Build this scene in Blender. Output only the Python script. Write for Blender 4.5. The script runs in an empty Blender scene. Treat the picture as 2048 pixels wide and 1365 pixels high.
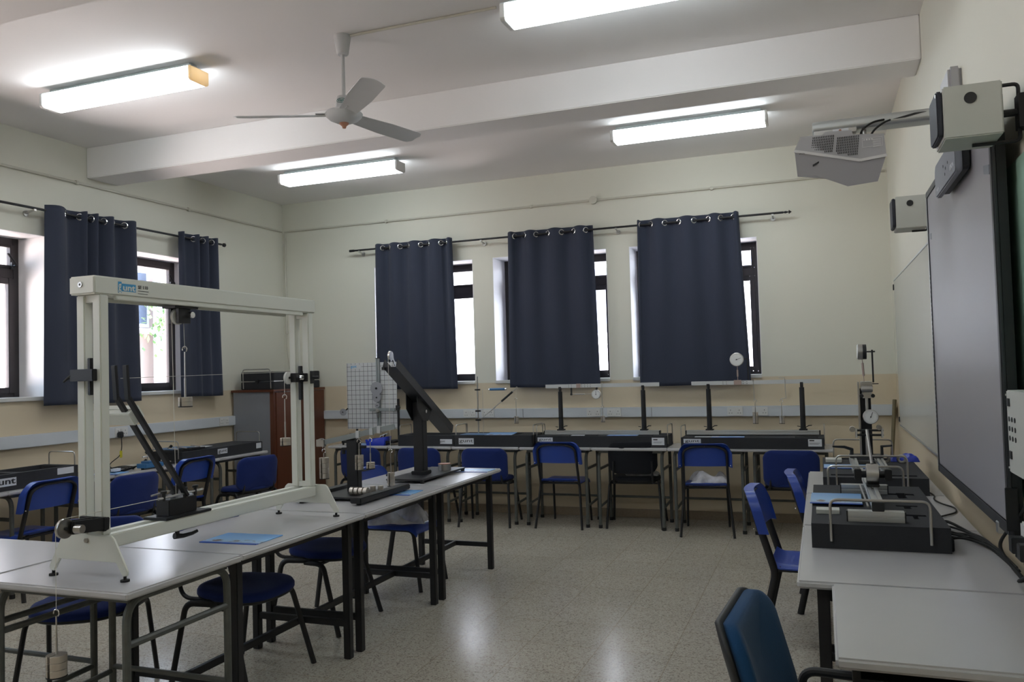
import bpy, bmesh, math, random
from mathutils import Vector, Matrix
random.seed(7)
PI = math.pi
C = bpy.context.scene.collection
SC = bpy.context.scene

# ------------------------------------------------------------------ room numbers (metres)
XL, XR, YB, ZC = -6.057, 0.641, 8.316, 3.62      # left wall, right wall, back wall, ceiling
YF = -2.2                                         # wall behind the camera
BEAM_Z = 3.347

# ------------------------------------------------------------------ materials
def principled(name):
    m = bpy.data.materials.new(name); m.use_nodes = True
    nt = m.node_tree; b = nt.nodes['Principled BSDF']
    return m, nt, b

def mat(name, col, rough=0.5, metal=0.0, var=0.08, scale=12.0, bump=0.0, bscale=None, spec=0.5, coat=0.0):
    m, nt, b = principled(name)
    tc = nt.nodes.new('ShaderNodeTexCoord')
    nz = nt.nodes.new('ShaderNodeTexNoise'); nz.inputs['Scale'].default_value = scale; nz.inputs['Detail'].default_value = 4
    nt.links.new(tc.outputs['Object'], nz.inputs['Vector'])
    mx = nt.nodes.new('ShaderNodeMix'); mx.data_type = 'RGBA'
    mx.inputs[6].default_value = (*[min(1, c*(1-var)) for c in col], 1)
    mx.inputs[7].default_value = (*[min(1, c*(1+var)) for c in col], 1)
    nt.links.new(nz.outputs['Fac'], mx.inputs[0]); nt.links.new(mx.outputs[2], b.inputs['Base Color'])
    b.inputs['Roughness'].default_value = rough; b.inputs['Metallic'].default_value = metal
    b.inputs['Specular IOR Level'].default_value = spec
    if coat: b.inputs['Coat Weight'].default_value = coat
    if bump:
        n2 = nt.nodes.new('ShaderNodeTexNoise'); n2.inputs['Scale'].default_value = bscale or scale*6; n2.inputs['Detail'].default_value = 3
        nt.links.new(tc.outputs['Object'], n2.inputs['Vector'])
        bp = nt.nodes.new('ShaderNodeBump'); bp.inputs['Strength'].default_value = bump; bp.inputs['Distance'].default_value = 0.004
        nt.links.new(n2.outputs['Fac'], bp.inputs['Height']); nt.links.new(bp.outputs['Normal'], b.inputs['Normal'])
    return m

def wall_mat():
    m, nt, b = principled('wall_paint')
    geo = nt.nodes.new('ShaderNodeNewGeometry'); sep = nt.nodes.new('ShaderNodeSeparateXYZ')
    nt.links.new(geo.outputs['Position'], sep.inputs[0])
    nz = nt.nodes.new('ShaderNodeTexNoise'); nz.inputs['Scale'].default_value = 1.1; nz.inputs['Detail'].default_value = 5
    nt.links.new(geo.outputs['Position'], nz.inputs['Vector'])
    up = nt.nodes.new('ShaderNodeMix'); up.data_type = 'RGBA'
    up.inputs[6].default_value = (0.655, 0.64, 0.55, 1); up.inputs[7].default_value = (0.70, 0.69, 0.60, 1)
    lo = nt.nodes.new('ShaderNodeMix'); lo.data_type = 'RGBA'
    lo.inputs[6].default_value = (0.62, 0.525, 0.375, 1); lo.inputs[7].default_value = (0.67, 0.575, 0.42, 1)
    nt.links.new(nz.outputs['Fac'], up.inputs[0]); nt.links.new(nz.outputs['Fac'], lo.inputs[0])
    mr = nt.nodes.new('ShaderNodeMapRange'); mr.inputs[1].default_value = 1.398; mr.inputs[2].default_value = 1.404
    nt.links.new(sep.outputs['Z'], mr.inputs[0])
    mx = nt.nodes.new('ShaderNodeMix'); mx.data_type = 'RGBA'
    nt.links.new(mr.outputs[0], mx.inputs[0]); nt.links.new(lo.outputs[2], mx.inputs[6]); nt.links.new(up.outputs[2], mx.inputs[7])
    nt.links.new(mx.outputs[2], b.inputs['Base Color']); b.inputs['Roughness'].default_value = 0.62
    n2 = nt.nodes.new('ShaderNodeTexNoise'); n2.inputs['Scale'].default_value = 60
    nt.links.new(geo.outputs['Position'], n2.inputs['Vector'])
    bp = nt.nodes.new('ShaderNodeBump'); bp.inputs['Strength'].default_value = 0.12; bp.inputs['Distance'].default_value = 0.003
    nt.links.new(n2.outputs['Fac'], bp.inputs['Height']); nt.links.new(bp.outputs['Normal'], b.inputs['Normal'])
    return m

def floor_mat():
    m, nt, b = principled('terrazzo')
    geo = nt.nodes.new('ShaderNodeNewGeometry')
    sh_ = nt.nodes.new('ShaderNodeVectorMath'); sh_.inputs[1].default_value = (0.0, 0.0, 0.3713); nt.links.new(geo.outputs['Position'], sh_.inputs[0])
    v = nt.nodes.new('ShaderNodeTexVoronoi'); v.inputs['Scale'].default_value = 150
    nt.links.new(sh_.outputs[0], v.inputs['Vector'])
    sh = nt.nodes.new('ShaderNodeSeparateColor'); nt.links.new(v.outputs['Color'], sh.inputs[0])
    cr = nt.nodes.new('ShaderNodeValToRGB')
    e = cr.color_ramp.elements
    e[0].position = 0; e[0].color = (0.27, 0.24, 0.20, 1)
    e[1].position = 1; e[1].color = (0.60, 0.56, 0.48, 1)
    for p_, c_ in ((0.12, (0.32, 0.28, 0.24, 1)), (0.2, (0.47, 0.43, 0.36, 1)), (0.75, (0.52, 0.48, 0.40, 1))):
        x = e.new(p_); x.color = c_
    nt.links.new(sh.outputs[0], cr.inputs[0])
    nz = nt.nodes.new('ShaderNodeTexNoise'); nz.inputs['Scale'].default_value = 0.9; nz.inputs['Detail'].default_value = 2
    nt.links.new(sh_.outputs[0], nz.inputs['Vector'])
    nr = nt.nodes.new('ShaderNodeMapRange'); nr.inputs[1].default_value = 0.1; nr.inputs[2].default_value = 0.9; nr.inputs[3].default_value = 0.55; nr.inputs[4].default_value = 1.0
    nt.links.new(nz.outputs['Fac'], nr.inputs[0])
    mul = nt.nodes.new('ShaderNodeMix'); mul.data_type = 'RGBA'; mul.blend_type = 'MULTIPLY'; mul.inputs[0].default_value = 0.35
    nt.links.new(cr.outputs[0], mul.inputs[6]); nt.links.new(nr.outputs[0], mul.inputs[7])
    br = nt.nodes.new('ShaderNodeTexBrick'); br.offset = 0
    br.inputs['Scale'].default_value = 1.0; br.inputs['Mortar Size'].default_value = 0.0022
    br.inputs['Brick Width'].default_value = 0.4; br.inputs['Row Height'].default_value = 0.4
    br.inputs['Color1'].default_value = (1, 1, 1, 1); br.inputs['Color2'].default_value = (0.93, 0.93, 0.93, 1); br.inputs['Mortar'].default_value = (0.72, 0.66, 0.6, 1)
    nt.links.new(geo.outputs['Position'], br.inputs['Vector'])
    m2 = nt.nodes.new('ShaderNodeMix'); m2.data_type = 'RGBA'; m2.blend_type = 'MULTIPLY'; m2.inputs[0].default_value = 1
    nt.links.new(mul.outputs[2], m2.inputs[6]); nt.links.new(br.outputs['Color'], m2.inputs[7])
    nt.links.new(m2.outputs[2], b.inputs['Base Color'])
    r = nt.nodes.new('ShaderNodeMapRange'); r.inputs[3].default_value = 0.19; r.inputs[4].default_value = 0.26
    nt.links.new(nz.outputs['Fac'], r.inputs[0]); nt.links.new(r.outputs[0], b.inputs['Roughness'])
    return m

def emit_mat(name, col, strength):
    m, nt, b = principled(name)
    b.inputs['Base Color'].default_value = (0.9, 0.9, 0.9, 1)
    b.inputs['Emission Color'].default_value = (*col, 1); b.inputs['Emission Strength'].default_value = strength
    return m

def glass_mat(name, tint=(0.93, 0.97, 0.97)):
    m = bpy.data.materials.new(name); m.use_nodes = True; nt = m.node_tree
    for n in list(nt.nodes): nt.nodes.remove(n)
    out = nt.nodes.new('ShaderNodeOutputMaterial'); tr = nt.nodes.new('ShaderNodeBsdfTransparent'); gl = nt.nodes.new('ShaderNodeBsdfGlossy')
    tr.inputs[0].default_value = (*tint, 1); gl.inputs['Roughness'].default_value = 0.02
    mx = nt.nodes.new('ShaderNodeMixShader'); lw = nt.nodes.new('ShaderNodeLayerWeight'); lw.inputs[0].default_value = 0.15
    nt.links.new(lw.outputs['Fresnel'], mx.inputs[0]); nt.links.new(tr.outputs[0], mx.inputs[1]); nt.links.new(gl.outputs[0], mx.inputs[2])
    nt.links.new(mx.outputs[0], out.inputs[0])
    return m

def film_mat(name):
    m = bpy.data.materials.new(name); m.use_nodes = True; nt = m.node_tree
    b = nt.nodes['Principled BSDF']; b.inputs['Base Color'].default_value = (0.80, 0.80, 0.84, 1); b.inputs['Roughness'].default_value = 0.22
    tc = nt.nodes.new('ShaderNodeTexCoord'); nz = nt.nodes.new('ShaderNodeTexNoise'); nz.inputs['Scale'].default_value = 9; nz.inputs['Detail'].default_value = 6
    nt.links.new(tc.outputs['Object'], nz.inputs['Vector'])
    mr = nt.nodes.new('ShaderNodeMapRange'); mr.inputs[1].default_value = 0.35; mr.inputs[2].default_value = 0.65; mr.inputs[3].default_value = 0.45; mr.inputs[4].default_value = 0.8
    nt.links.new(nz.outputs['Fac'], mr.inputs[0]); nt.links.new(mr.outputs[0], b.inputs['Alpha'])
    bp = nt.nodes.new('ShaderNodeBump'); bp.inputs['Strength'].default_value = 0.9; bp.inputs['Distance'].default_value = 0.02
    nt.links.new(nz.outputs['Fac'], bp.inputs['Height']); nt.links.new(bp.outputs['Normal'], b.inputs['Normal'])
    return m

def fabric_mat(name, col, wave=900.0, var=0.15):
    m, nt, b = principled(name)
    tc = nt.nodes.new('ShaderNodeTexCoord')
    nz = nt.nodes.new('ShaderNodeTexNoise'); nz.inputs['Scale'].default_value = 260; nz.inputs['Detail'].default_value = 2
    nt.links.new(tc.outputs['Object'], nz.inputs['Vector'])
    mx = nt.nodes.new('ShaderNodeMix'); mx.data_type = 'RGBA'
    mx.inputs[6].default_value = (*[c*(1-var) for c in col], 1); mx.inputs[7].default_value = (*[c*(1+var) for c in col], 1)
    nt.links.new(nz.outputs['Fac'], mx.inputs[0]); nt.links.new(mx.outputs[2], b.inputs['Base Color'])
    b.inputs['Roughness'].default_value = 0.9; b.inputs['Specular IOR Level'].default_value = 0.2
    b.inputs['Sheen Weight'].default_value = 0.10
    bp = nt.nodes.new('ShaderNodeBump'); bp.inputs['Strength'].default_value = 0.25; bp.inputs['Distance'].default_value = 0.002
    nt.links.new(nz.outputs['Fac'], bp.inputs['Height']); nt.links.new(bp.outputs['Normal'], b.inputs['Normal'])
    return m

def wood_mat(name, c1, c2):
    m, nt, b = principled(name)
    tc = nt.nodes.new('ShaderNodeTexCoord'); mp = nt.nodes.new('ShaderNodeMapping'); mp.inputs['Scale'].default_value = (14, 14, 1.2)
    nt.links.new(tc.outputs['Object'], mp.inputs[0])
    nz = nt.nodes.new('ShaderNodeTexNoise'); nz.inputs['Scale'].default_value = 2.5; nz.inputs['Detail'].default_value = 8; nz.inputs['Distortion'].default_value = 1.2
    nt.links.new(mp.outputs[0], nz.inputs['Vector'])
    mx = nt.nodes.new('ShaderNodeMix'); mx.data_type = 'RGBA'; mx.inputs[6].default_value = (*c1, 1); mx.inputs[7].default_value = (*c2, 1)
    nt.links.new(nz.outputs['Fac'], mx.inputs[0]); nt.links.new(mx.outputs[2], b.inputs['Base Color']); b.inputs['Roughness'].default_value = 0.4
    return m

def brochure_mat():
    m, nt, b = principled('brochure_cover')
    tc = nt.nodes.new('ShaderNodeTexCoord'); sep = nt.nodes.new('ShaderNodeSeparateXYZ'); nt.links.new(tc.outputs['Generated'], sep.inputs[0])
    cr = nt.nodes.new('ShaderNodeValToRGB'); e = cr.color_ramp.elements
    e[0].position = 0.0; e[0].color = (0.03, 0.10, 0.45, 1); e[1].position = 1.0; e[1].color = (0.10, 0.32, 0.70, 1)
    x = e.new(0.08); x.color = (0.04, 0.14, 0.5, 1); x = e.new(0.1); x.color = (0.40, 0.55, 0.75, 1); x = e.new(0.45); x.color = (0.22, 0.48, 0.82, 1)
    nt.links.new(sep.outputs['Y'], cr.inputs[0])
    nz = nt.nodes.new('ShaderNodeTexNoise'); nz.inputs['Scale'].default_value = 7; nz.inputs['Detail'].default_value = 5
    nt.links.new(tc.outputs['Generated'], nz.inputs['Vector'])
    # picture band: brownish blotches only in the lower third of the cover
    band = nt.nodes.new('ShaderNodeMapRange'); band.inputs[1].default_value = 0.38; band.inputs[2].default_value = 0.30
    nt.links.new(sep.outputs['Y'], band.inputs[0])
    b2 = nt.nodes.new('ShaderNodeMapRange'); b2.inputs[1].default_value = 0.10; b2.inputs[2].default_value = 0.16
    nt.links.new(sep.outputs['Y'], b2.inputs[0])
    th = nt.nodes.new('ShaderNodeMapRange'); th.inputs[1].default_value = 0.5; th.inputs[2].default_value = 0.56
    nt.links.new(nz.outputs['Fac'], th.inputs[0])
    m1 = nt.nodes.new('ShaderNodeMath'); m1.operation = 'MULTIPLY'; m2 = nt.nodes.new('ShaderNodeMath'); m2.operation = 'MULTIPLY'
    nt.links.new(band.outputs[0], m1.inputs[0]); nt.links.new(b2.outputs[0], m1.inputs[1]); nt.links.new(m1.outputs[0], m2.inputs[0]); nt.links.new(th.outputs[0], m2.inputs[1])
    mx = nt.nodes.new('ShaderNodeMix'); mx.data_type = 'RGBA'; mx.inputs[7].default_value = (0.16, 0.10, 0.09, 1)
    nt.links.new(cr.outputs[0], mx.inputs[6]); nt.links.new(m2.outputs[0], mx.inputs[0]); nt.links.new(mx.outputs[2], b.inputs['Base Color'])
    b.inputs['Roughness'].default_value = 0.28
    return m

M = {}
M['wall'] = wall_mat(); M['floor'] = floor_mat()
M['ceiling'] = mat('ceiling_paint', (0.82, 0.80, 0.79), 0.75, var=0.03, scale=1.2, bump=0.15, bscale=50)
M['reveal'] = mat('reveal_paint', (0.84, 0.83, 0.84), 0.6, var=0.03, scale=3)
M['skirting'] = mat('skirting_tile', (0.30, 0.24, 0.17), 0.35, var=0.25, scale=60)
M['winframe'] = mat('dark_aluminium', (0.045, 0.040, 0.042), 0.42, 0.3, var=0.1)
M['marble'] = mat('sill_marble', (0.62, 0.62, 0.60), 0.3, var=0.1, scale=8)
M['glass'] = glass_mat('window_glass')
M['curtain'] = fabric_mat('curtain_cloth', (0.040, 0.047, 0.072))
M['black_metal'] = mat('black_metal', (0.018, 0.018, 0.020), 0.45, 0.2, var=0.2)
M['black_plastic'] = mat('black_plastic', (0.016, 0.017, 0.019), 0.5, var=0.15)
M['black_foam'] = mat('black_foam', (0.024, 0.025, 0.029), 0.85, var=0.15, scale=40, bump=0.2, bscale=300)
M['rubber'] = mat('black_rubber', (0.012, 0.012, 0.012), 0.8)
M['chrome'] = mat('chrome', (0.78, 0.78, 0.78), 0.18, 1.0, var=0.04)
M['steel'] = mat('brushed_steel', (0.52, 0.51, 0.49), 0.3, 1.0, var=0.06)
M['alu'] = mat('anodised_aluminium', (0.62, 0.64, 0.65), 0.35, 0.85, var=0.05)
M['brass_steel'] = mat('weight_steel', (0.60, 0.55, 0.49), 0.34, 0.75, var=0.08)
M['laminate'] = mat('white_laminate', (0.50, 0.495, 0.50), 0.24, var=0.03, scale=5)
M['edge'] = mat('laminate_edge', (0.60, 0.60, 0.53), 0.45, var=0.04)
M['grey_paint'] = mat('worn_grey_paint', (0.10, 0.105, 0.095), 0.5, 0.1, var=0.35, scale=25)
M['frame_white'] = mat('ivory_powder_coat', (0.70, 0.71, 0.65), 0.42, var=0.03, scale=4)
M['white_plastic'] = mat('white_plastic', (0.68, 0.68, 0.66), 0.4, var=0.03)
M['trunk'] = mat('trunking_plastic', (0.58, 0.61, 0.64), 0.4, var=0.03, scale=3)
M['conduit'] = mat('painted_conduit', (0.56, 0.54, 0.46), 0.5, var=0.05)
M['blue_plastic'] = mat('blue_plastic', (0.018, 0.060, 0.36), 0.34, var=0.08, bump=0.08, bscale=180)
M['blue_fabric'] = fabric_mat('blue_upholstery', (0.012, 0.026, 0.135))
M['teal_fabric'] = fabric_mat('teal_upholstery', (0.010, 0.052, 0.135))
M['black_fabric'] = fabric_mat('black_upholstery', (0.012, 0.013, 0.017))
M['blue_bin'] = mat('blue_bin_plastic', (0.01, 0.035, 0.42), 0.35)
M['grey_panel'] = mat('grey_panel', (0.24, 0.255, 0.29), 0.45, 0.2, var=0.05, scale=6)
M['red_wood'] = wood_mat('cherry_veneer', (0.085, 0.026, 0.013), (0.135, 0.042, 0.020))
M['stick'] = mat('wooden_stick', (0.16, 0.13, 0.07), 0.6, var=0.2)
M['projector'] = mat('projector_shell', (0.42, 0.42, 0.44), 0.42, var=0.02)
M['projector_light'] = mat('projector_trim', (0.66, 0.66, 0.66), 0.4, var=0.02)
M['speaker'] = mat('speaker_box', (0.52, 0.53, 0.49), 0.5, var=0.03)
M['grille'] = mat('speaker_grille', (0.025, 0.028, 0.04), 0.6, var=0.2, scale=80)
M['board_face'] = mat('board_surface', (0.31, 0.305, 0.33), 0.36, var=0.03, scale=2)
M['board_frame'] = mat('board_frame', (0.060, 0.062, 0.070), 0.4, 0.4, var=0.1)
M['whiteboard'] = mat('whiteboard_enamel', (0.58, 0.58, 0.53), 0.25, var=0.02, scale=2)
M['green_board'] = mat('green_board', (0.32, 0.50, 0.40), 0.6, var=0.05, scale=6)
M['label'] = mat('paper_label', (0.66, 0.68, 0.72), 0.5, var=0.02)
M['ink'] = mat('black_ink', (0.02, 0.02, 0.022), 0.5)
M['cyan'] = mat('cyan_print', (0.06, 0.33, 0.62), 0.45, var=0.05)
M['green_ink'] = mat('green_print', (0.03, 0.20, 0.17), 0.45)
M['fan_white'] = mat('fan_enamel', (0.60, 0.61, 0.62), 0.4, var=0.04)
M['brown_cap'] = mat('brown_plastic', (0.40, 0.19, 0.12), 0.5)
M['fixture'] = mat('fixture_tray', (0.62, 0.68, 0.69), 0.45, var=0.03)
M['yellowed'] = mat('yellowed_plastic', (0.62, 0.50, 0.33), 0.45, var=0.05)
_n = M['yellowed'].node_tree; _b = _n.nodes['Principled BSDF']; _o = _n.nodes['Material Output']
_t = _n.nodes.new('ShaderNodeBsdfTranslucent'); _t.inputs[0].default_value = (0.50, 0.40, 0.27, 1); _m = _n.nodes.new('ShaderNodeMixShader'); _m.inputs[0].default_value = 0.10
_n.links.new(_b.outputs[0], _m.inputs[1]); _n.links.new(_t.outputs[0], _m.inputs[2]); _n.links.new(_m.outputs[0], _o.inputs[0])
M['pulley_grey'] = mat('grey_pulley_plastic', (0.34, 0.34, 0.36), 0.4, 0.2, var=0.05)
M['grey_alu'] = mat('dull_grey_aluminium', (0.30, 0.33, 0.33), 0.4, 0.3, var=0.06)
M['grid_board'] = mat('grid_board', (0.56, 0.57, 0.57), 0.35, var=0.02)
M['dial'] = mat('dial_face', (0.78, 0.79, 0.78), 0.3, var=0.02)
M['string'] = mat('white_cord', (0.72, 0.70, 0.62), 0.7)
M['yellow'] = mat('yellow_plastic', (0.62, 0.55, 0.04), 0.4)
M['spring_blue'] = mat('spring_scale_blue', (0.05, 0.17, 0.36), 0.3)
M['pink_metal'] = mat('clamp_metal', (0.46, 0.36, 0.33), 0.35, 0.6)
M['film'] = film_mat('clear_film')
M['brochure'] = brochure_mat()
M['tube'] = emit_mat('lamp_diffuser', (0.86, 0.95, 1.0), 14.0)
M['facade'] = mat('stone_facade', (0.66, 0.71, 0.80), 0.8, var=0.08, scale=1.5)
M['facade_pink'] = mat('pink_facade', (0.70, 0.56, 0.50), 0.8, var=0.08, scale=1.5)
M['facade_blue'] = mat('blue_shutter', (0.20, 0.33, 0.42), 0.6, var=0.1)
M['facade_dark'] = mat('facade_window', (0.18, 0.21, 0.28), 0.3, var=0.1)
M['ground'] = mat('street_ground', (0.74, 0.70, 0.66), 0.9, var=0.1, scale=1)
M['leaf'] = mat('leaf_green', (0.10, 0.20, 0.06), 0.6, var=0.4, scale=5)

# ------------------------------------------------------------------ mesh builder
def fillet(pts, r, n=5, closed=False):
    pts = [Vector(p) for p in pts]; out = []
    N = len(pts)
    for i, p in enumerate(pts):
        if not closed and (i == 0 or i == N-1): out.append(p); continue
        a, b = pts[i-1], pts[(i+1) % N]
        da, db = (a-p), (b-p); rr = min(r, da.length*0.45, db.length*0.45)
        s, e = p+da.normalized()*rr, p+db.normalized()*rr
        for k in range(n+1):
            t = k/n; out.append(s*(1-t)**2+p*2*t*(1-t)+e*t*t)
    return out

class MB:
    def __init__(s): s.v = []; s.f = []
    def add(s, vs, fs, Mx=None):
        o = len(s.v)
        s.v += [(Mx @ Vector(v)) if Mx is not None else Vector(v) for v in vs]
        s.f += [[i+o for i in f] for f in fs]; return s
    def box(s, x0, x1, y0, y1, z0, z1, Mx=None):
        return s.add([(x0,y0,z0),(x1,y0,z0),(x1,y1,z0),(x0,y1,z0),(x0,y0,z1),(x1,y0,z1),(x1,y1,z1),(x0,y1,z1)],
                     [(0,3,2,1),(4,5,6,7),(0,1,5,4),(1,2,6,5),(2,3,7,6),(3,0,4,7)], Mx)
    def cbox(s, c, d, Mx=None):
        return s.box(c[0]-d[0]/2, c[0]+d[0]/2, c[1]-d[1]/2, c[1]+d[1]/2, c[2]-d[2]/2, c[2]+d[2]/2, Mx)
    def bar(s, a, b, w, h=None, up=(0,0,1)):
        a, b = Vector(a), Vector(b); h = h or w; d = (b-a); L = d.length; d = d/L
        u = Vector(up)
        if abs(d.dot(u)) > 0.98: u = Vector((0, 1, 0)) if abs(d.z) > 0.9 else Vector((0, 0, 1))
        sx = d.cross(u).normalized(); u = sx.cross(d).normalized()
        vs = []
        for q in (a, b):
            for sx_, u_ in ((-1,-1),(1,-1),(1,1),(-1,1)): vs.append(q+sx*sx_*w/2+u*u_*h/2)
        return s.add(vs, [(0,1,2,3),(7,6,5,4),(0,4,5,1),(1,5,6,2),(2,6,7,3),(3,7,4,0)])
    def tube(s, pts, r, n=8, closed=False, flat=(1, 1)):
        pts = [Vector(p) for p in pts]; N = len(pts); rings = []
        t0 = (pts[1]-pts[0]).normalized()
        u = Vector((0,0,1)) if abs(t0.z) < 0.9 else Vector((0,1,0))
        u = (u-t0*u.dot(t0)).normalized()
        vs = []
        for i in range(N):
            if closed: t = (pts[(i+1)%N]-pts[i-1]).normalized()
            elif i == 0: t = t0
            elif i == N-1: t = (pts[-1]-pts[-2]).normalized()
            else: t = ((pts[i+1]-pts[i]).normalized()+(pts[i]-pts[i-1]).normalized())
            if t.length < 1e-6: t = (pts[i]-pts[i-1])
            t = t.normalized(); u = (u-t*u.dot(t)).normalized(); w = t.cross(u)
            rr = r[i] if isinstance(r, (list, tuple)) else r
            for k in range(n):
                a = 2*PI*k/n+PI/n; vs.append(pts[i]+(u*math.cos(a)*flat[0]+w*math.sin(a)*flat[1])*rr)
        fs = []
        for i in range(N if closed else N-1):
            j = (i+1) % N
            for k in range(n): fs.append((i*n+k, i*n+(k+1)%n, j*n+(k+1)%n, j*n+k))
        if not closed: fs.append(tuple(range(n))[::-1]); fs.append(tuple((N-1)*n+k for k in range(n)))
        return s.add(vs, fs)
    def cyl(s, a, b, r, r2=None, n=20):
        a, b = Vector(a), Vector(b)
        return s.tube([a, b], [r, r if r2 is None else r2], n)
    def lathe(s, prof, c=(0,0,0), n=28, axis='z', Mx=None):
        vs = []; fs = []
        for (r, z) in prof:
            for k in range(n):
                a = 2*PI*k/n
                p = (r*math.cos(a), r*math.sin(a), z)
                if axis == 'x': p = (p[2], p[0], p[1])
                elif axis == 'y': p = (p[1], p[2], p[0])
                vs.append((p[0]+c[0], p[1]+c[1], p[2]+c[2]))
        for i in range(len(prof)-1):
            for k in range(n): fs.append((i*n+k, i*n+(k+1)%n, (i+1)*n+(k+1)%n, (i+1)*n+k))
        fs.append(tuple(range(n))[::-1]); fs.append(tuple((len(prof)-1)*n+k for k in range(n)))
        return s.add(vs, fs, Mx)
    def disc(s, c, r, t, axis='y', n=28, hole=0.0):
        ax = {'x': Vector((1,0,0)), 'y': Vector((0,1,0)), 'z': Vector((0,0,1))}[axis]
        c = Vector(c); return s.cyl(c-ax*t/2, c+ax*t/2, r, n=n)
    def prism(s, poly, axis, a, b):
        n = len(poly); f = {'x': lambda p, t: (t, p[0], p[1]), 'y': lambda p, t: (p[0], t, p[1]), 'z': lambda p, t: (p[0], p[1], t)}[axis]
        vs = [f(p, a) for p in poly]+[f(p, b) for p in poly]
        fs = [tuple(range(n))[::-1], tuple(range(n, 2*n))]+[(i, (i+1)%n, n+(i+1)%n, n+i) for i in range(n)]
        return s.add(vs, fs)
    def grid(s, fn, nu, nv, Mx=None):
        vs = [fn(i/nu, j/nv) for j in range(nv+1) for i in range(nu+1)]
        fs = [(j*(nu+1)+i, j*(nu+1)+i+1, (j+1)*(nu+1)+i+1, (j+1)*(nu+1)+i) for j in range(nv) for i in range(nu)]
        return s.add(vs, fs, Mx)
    def ring(s, c, R_, r, axis='y', n=24, m=8):
        pts = []
        for k in range(n):
            a = 2*PI*k/n; u, w = R_*math.cos(a), R_*math.sin(a)
            pts.append({'x': (c[0], c[1]+u, c[2]+w), 'y': (c[0]+u, c[1], c[2]+w), 'z': (c[0]+u, c[1]+w, c[2])}[axis])
        return s.tube(pts, r, m, closed=True)
    def roundrect(s, x0, x1, z0, z1, r, y0, y1, axis='y', n=6, top_only=False, rb=None):
        rb = r if rb is None else rb; P_ = []
        for (cx, cz, a0, rr) in ((x1-r, z1-r, 0, r), (x0+r, z1-r, 90, r), (x0+rb, z0+rb, 180, rb), (x1-rb, z0+rb, 270, rb)):
            for k in range(n+1):
                a = math.radians(a0+90*k/n); P_.append((cx+rr*math.cos(a), cz+rr*math.sin(a)))
        return s.prism(P_, axis, y0, y1)

def mesh_of(name, mb, bevel=0.0, seg=2, smooth=0.6, bend=None, off=None):
    bm = bmesh.new()
    vs = [bm.verts.new(v) for v in mb.v]
    for f in mb.f:
        try: bm.faces.new([vs[i] for i in f])
        except ValueError: pass
    bmesh.ops.recalc_face_normals(bm, faces=bm.faces)
    if bevel:
        es = [e for e in bm.edges if len(e.link_faces) == 2 and e.calc_face_angle(0) > 0.6]
        bmesh.ops.bevel(bm, geom=es, offset=bevel, segments=seg, affect='EDGES', clamp_overlap=True)
    if bend: 
        for v in bm.verts: v.co = Vector(bend(v.co))
    if off is not None:
        for v in bm.verts: v.co -= Vector(off)
    me = bpy.data.meshes.new(name); bm.to_mesh(me); bm.free()
    me.shade_smooth(); me.set_sharp_from_angle(angle=smooth)
    return me

class Thing:
    """an Empty at the thing's base; parts are given in world numbers unless local=True"""
    def __init__(s, name, label, cat, loc=(0,0,0), rz=0, group=None, local=False):
        s.o = bpy.data.objects.new(name, None); C.objects.link(s.o); s.o.empty_display_size = 0.1
        s.loc = Vector(loc); s.o.location = loc; s.o.rotation_euler = (0,0,rz); s.local = local
        s.o['label'] = label; s.o['category'] = cat
        if group: s.o['group'] = group
    def part(s, name, mb, m, bevel=0.0, parent=None, label=None, seg=2, smooth=0.6, bend=None):
        me = mesh_of(name, mb, bevel, seg, smooth, bend, None if s.local else s.loc)
        me.materials.append(m if not isinstance(m, str) else M[m])
        o = bpy.data.objects.new(name, me); C.objects.link(o); o.parent = parent or s.o
        if label: o['label'] = label
        return o

def single(name, mb, m, label=None, cat=None, group=None, kind=None, bevel=0.0, loc=None, smooth=0.6, seg=2):
    """a thing that is one mesh"""
    if loc is None:
        if mb.v:
            xs = [v[0] for v in mb.v]; ys = [v[1] for v in mb.v]; zs = [v[2] for v in mb.v]
            loc = ((min(xs)+max(xs))/2, (min(ys)+max(ys))/2, min(zs))
    me = mesh_of(name, mb, bevel, seg, smooth, None, loc); me.materials.append(M[m] if isinstance(m, str) else m)
    o = bpy.data.objects.new(name, me); C.objects.link(o); o.location = loc
    if label: o['label'] = label
    if cat: o['category'] = cat
    if group: o['group'] = group
    if kind: o['kind'] = kind
    return o

def dup(t, loc, rz, label, group=None):
    def cp(o, parent):
        c = o.copy(); C.objects.link(c); c.parent = parent
        for ch in list(o.children): cp(ch, c)
        return c
    r = cp(t, None); r.location = loc; r.rotation_euler = (0,0,rz); r['label'] = label
    if group: r['group'] = group
    return r

_tc = {}
def text_mesh(txt, size, width=None, bold=0.0, depth=0.0006):
    cu = bpy.data.curves.new('t', 'FONT'); cu.body = txt; cu.size = size; cu.align_x = 'CENTER'; cu.align_y = 'CENTER'
    cu.extrude = depth; cu.offset = bold; cu.resolution_u = 2
    ob = bpy.data.objects.new('t', cu); C.objects.link(ob)
    dg = bpy.context.evaluated_depsgraph_get(); me = bpy.data.meshes.new_from_object(ob.evaluated_get(dg))
    C.objects.unlink(ob); bpy.data.objects.remove(ob); bpy.data.curves.remove(cu)
    if width:
        w = max(v.co.x for v in me.vertices)-min(v.co.x for v in me.vertices); k = width/w
        for v in me.vertices: v.co.x *= k
    return me
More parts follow.
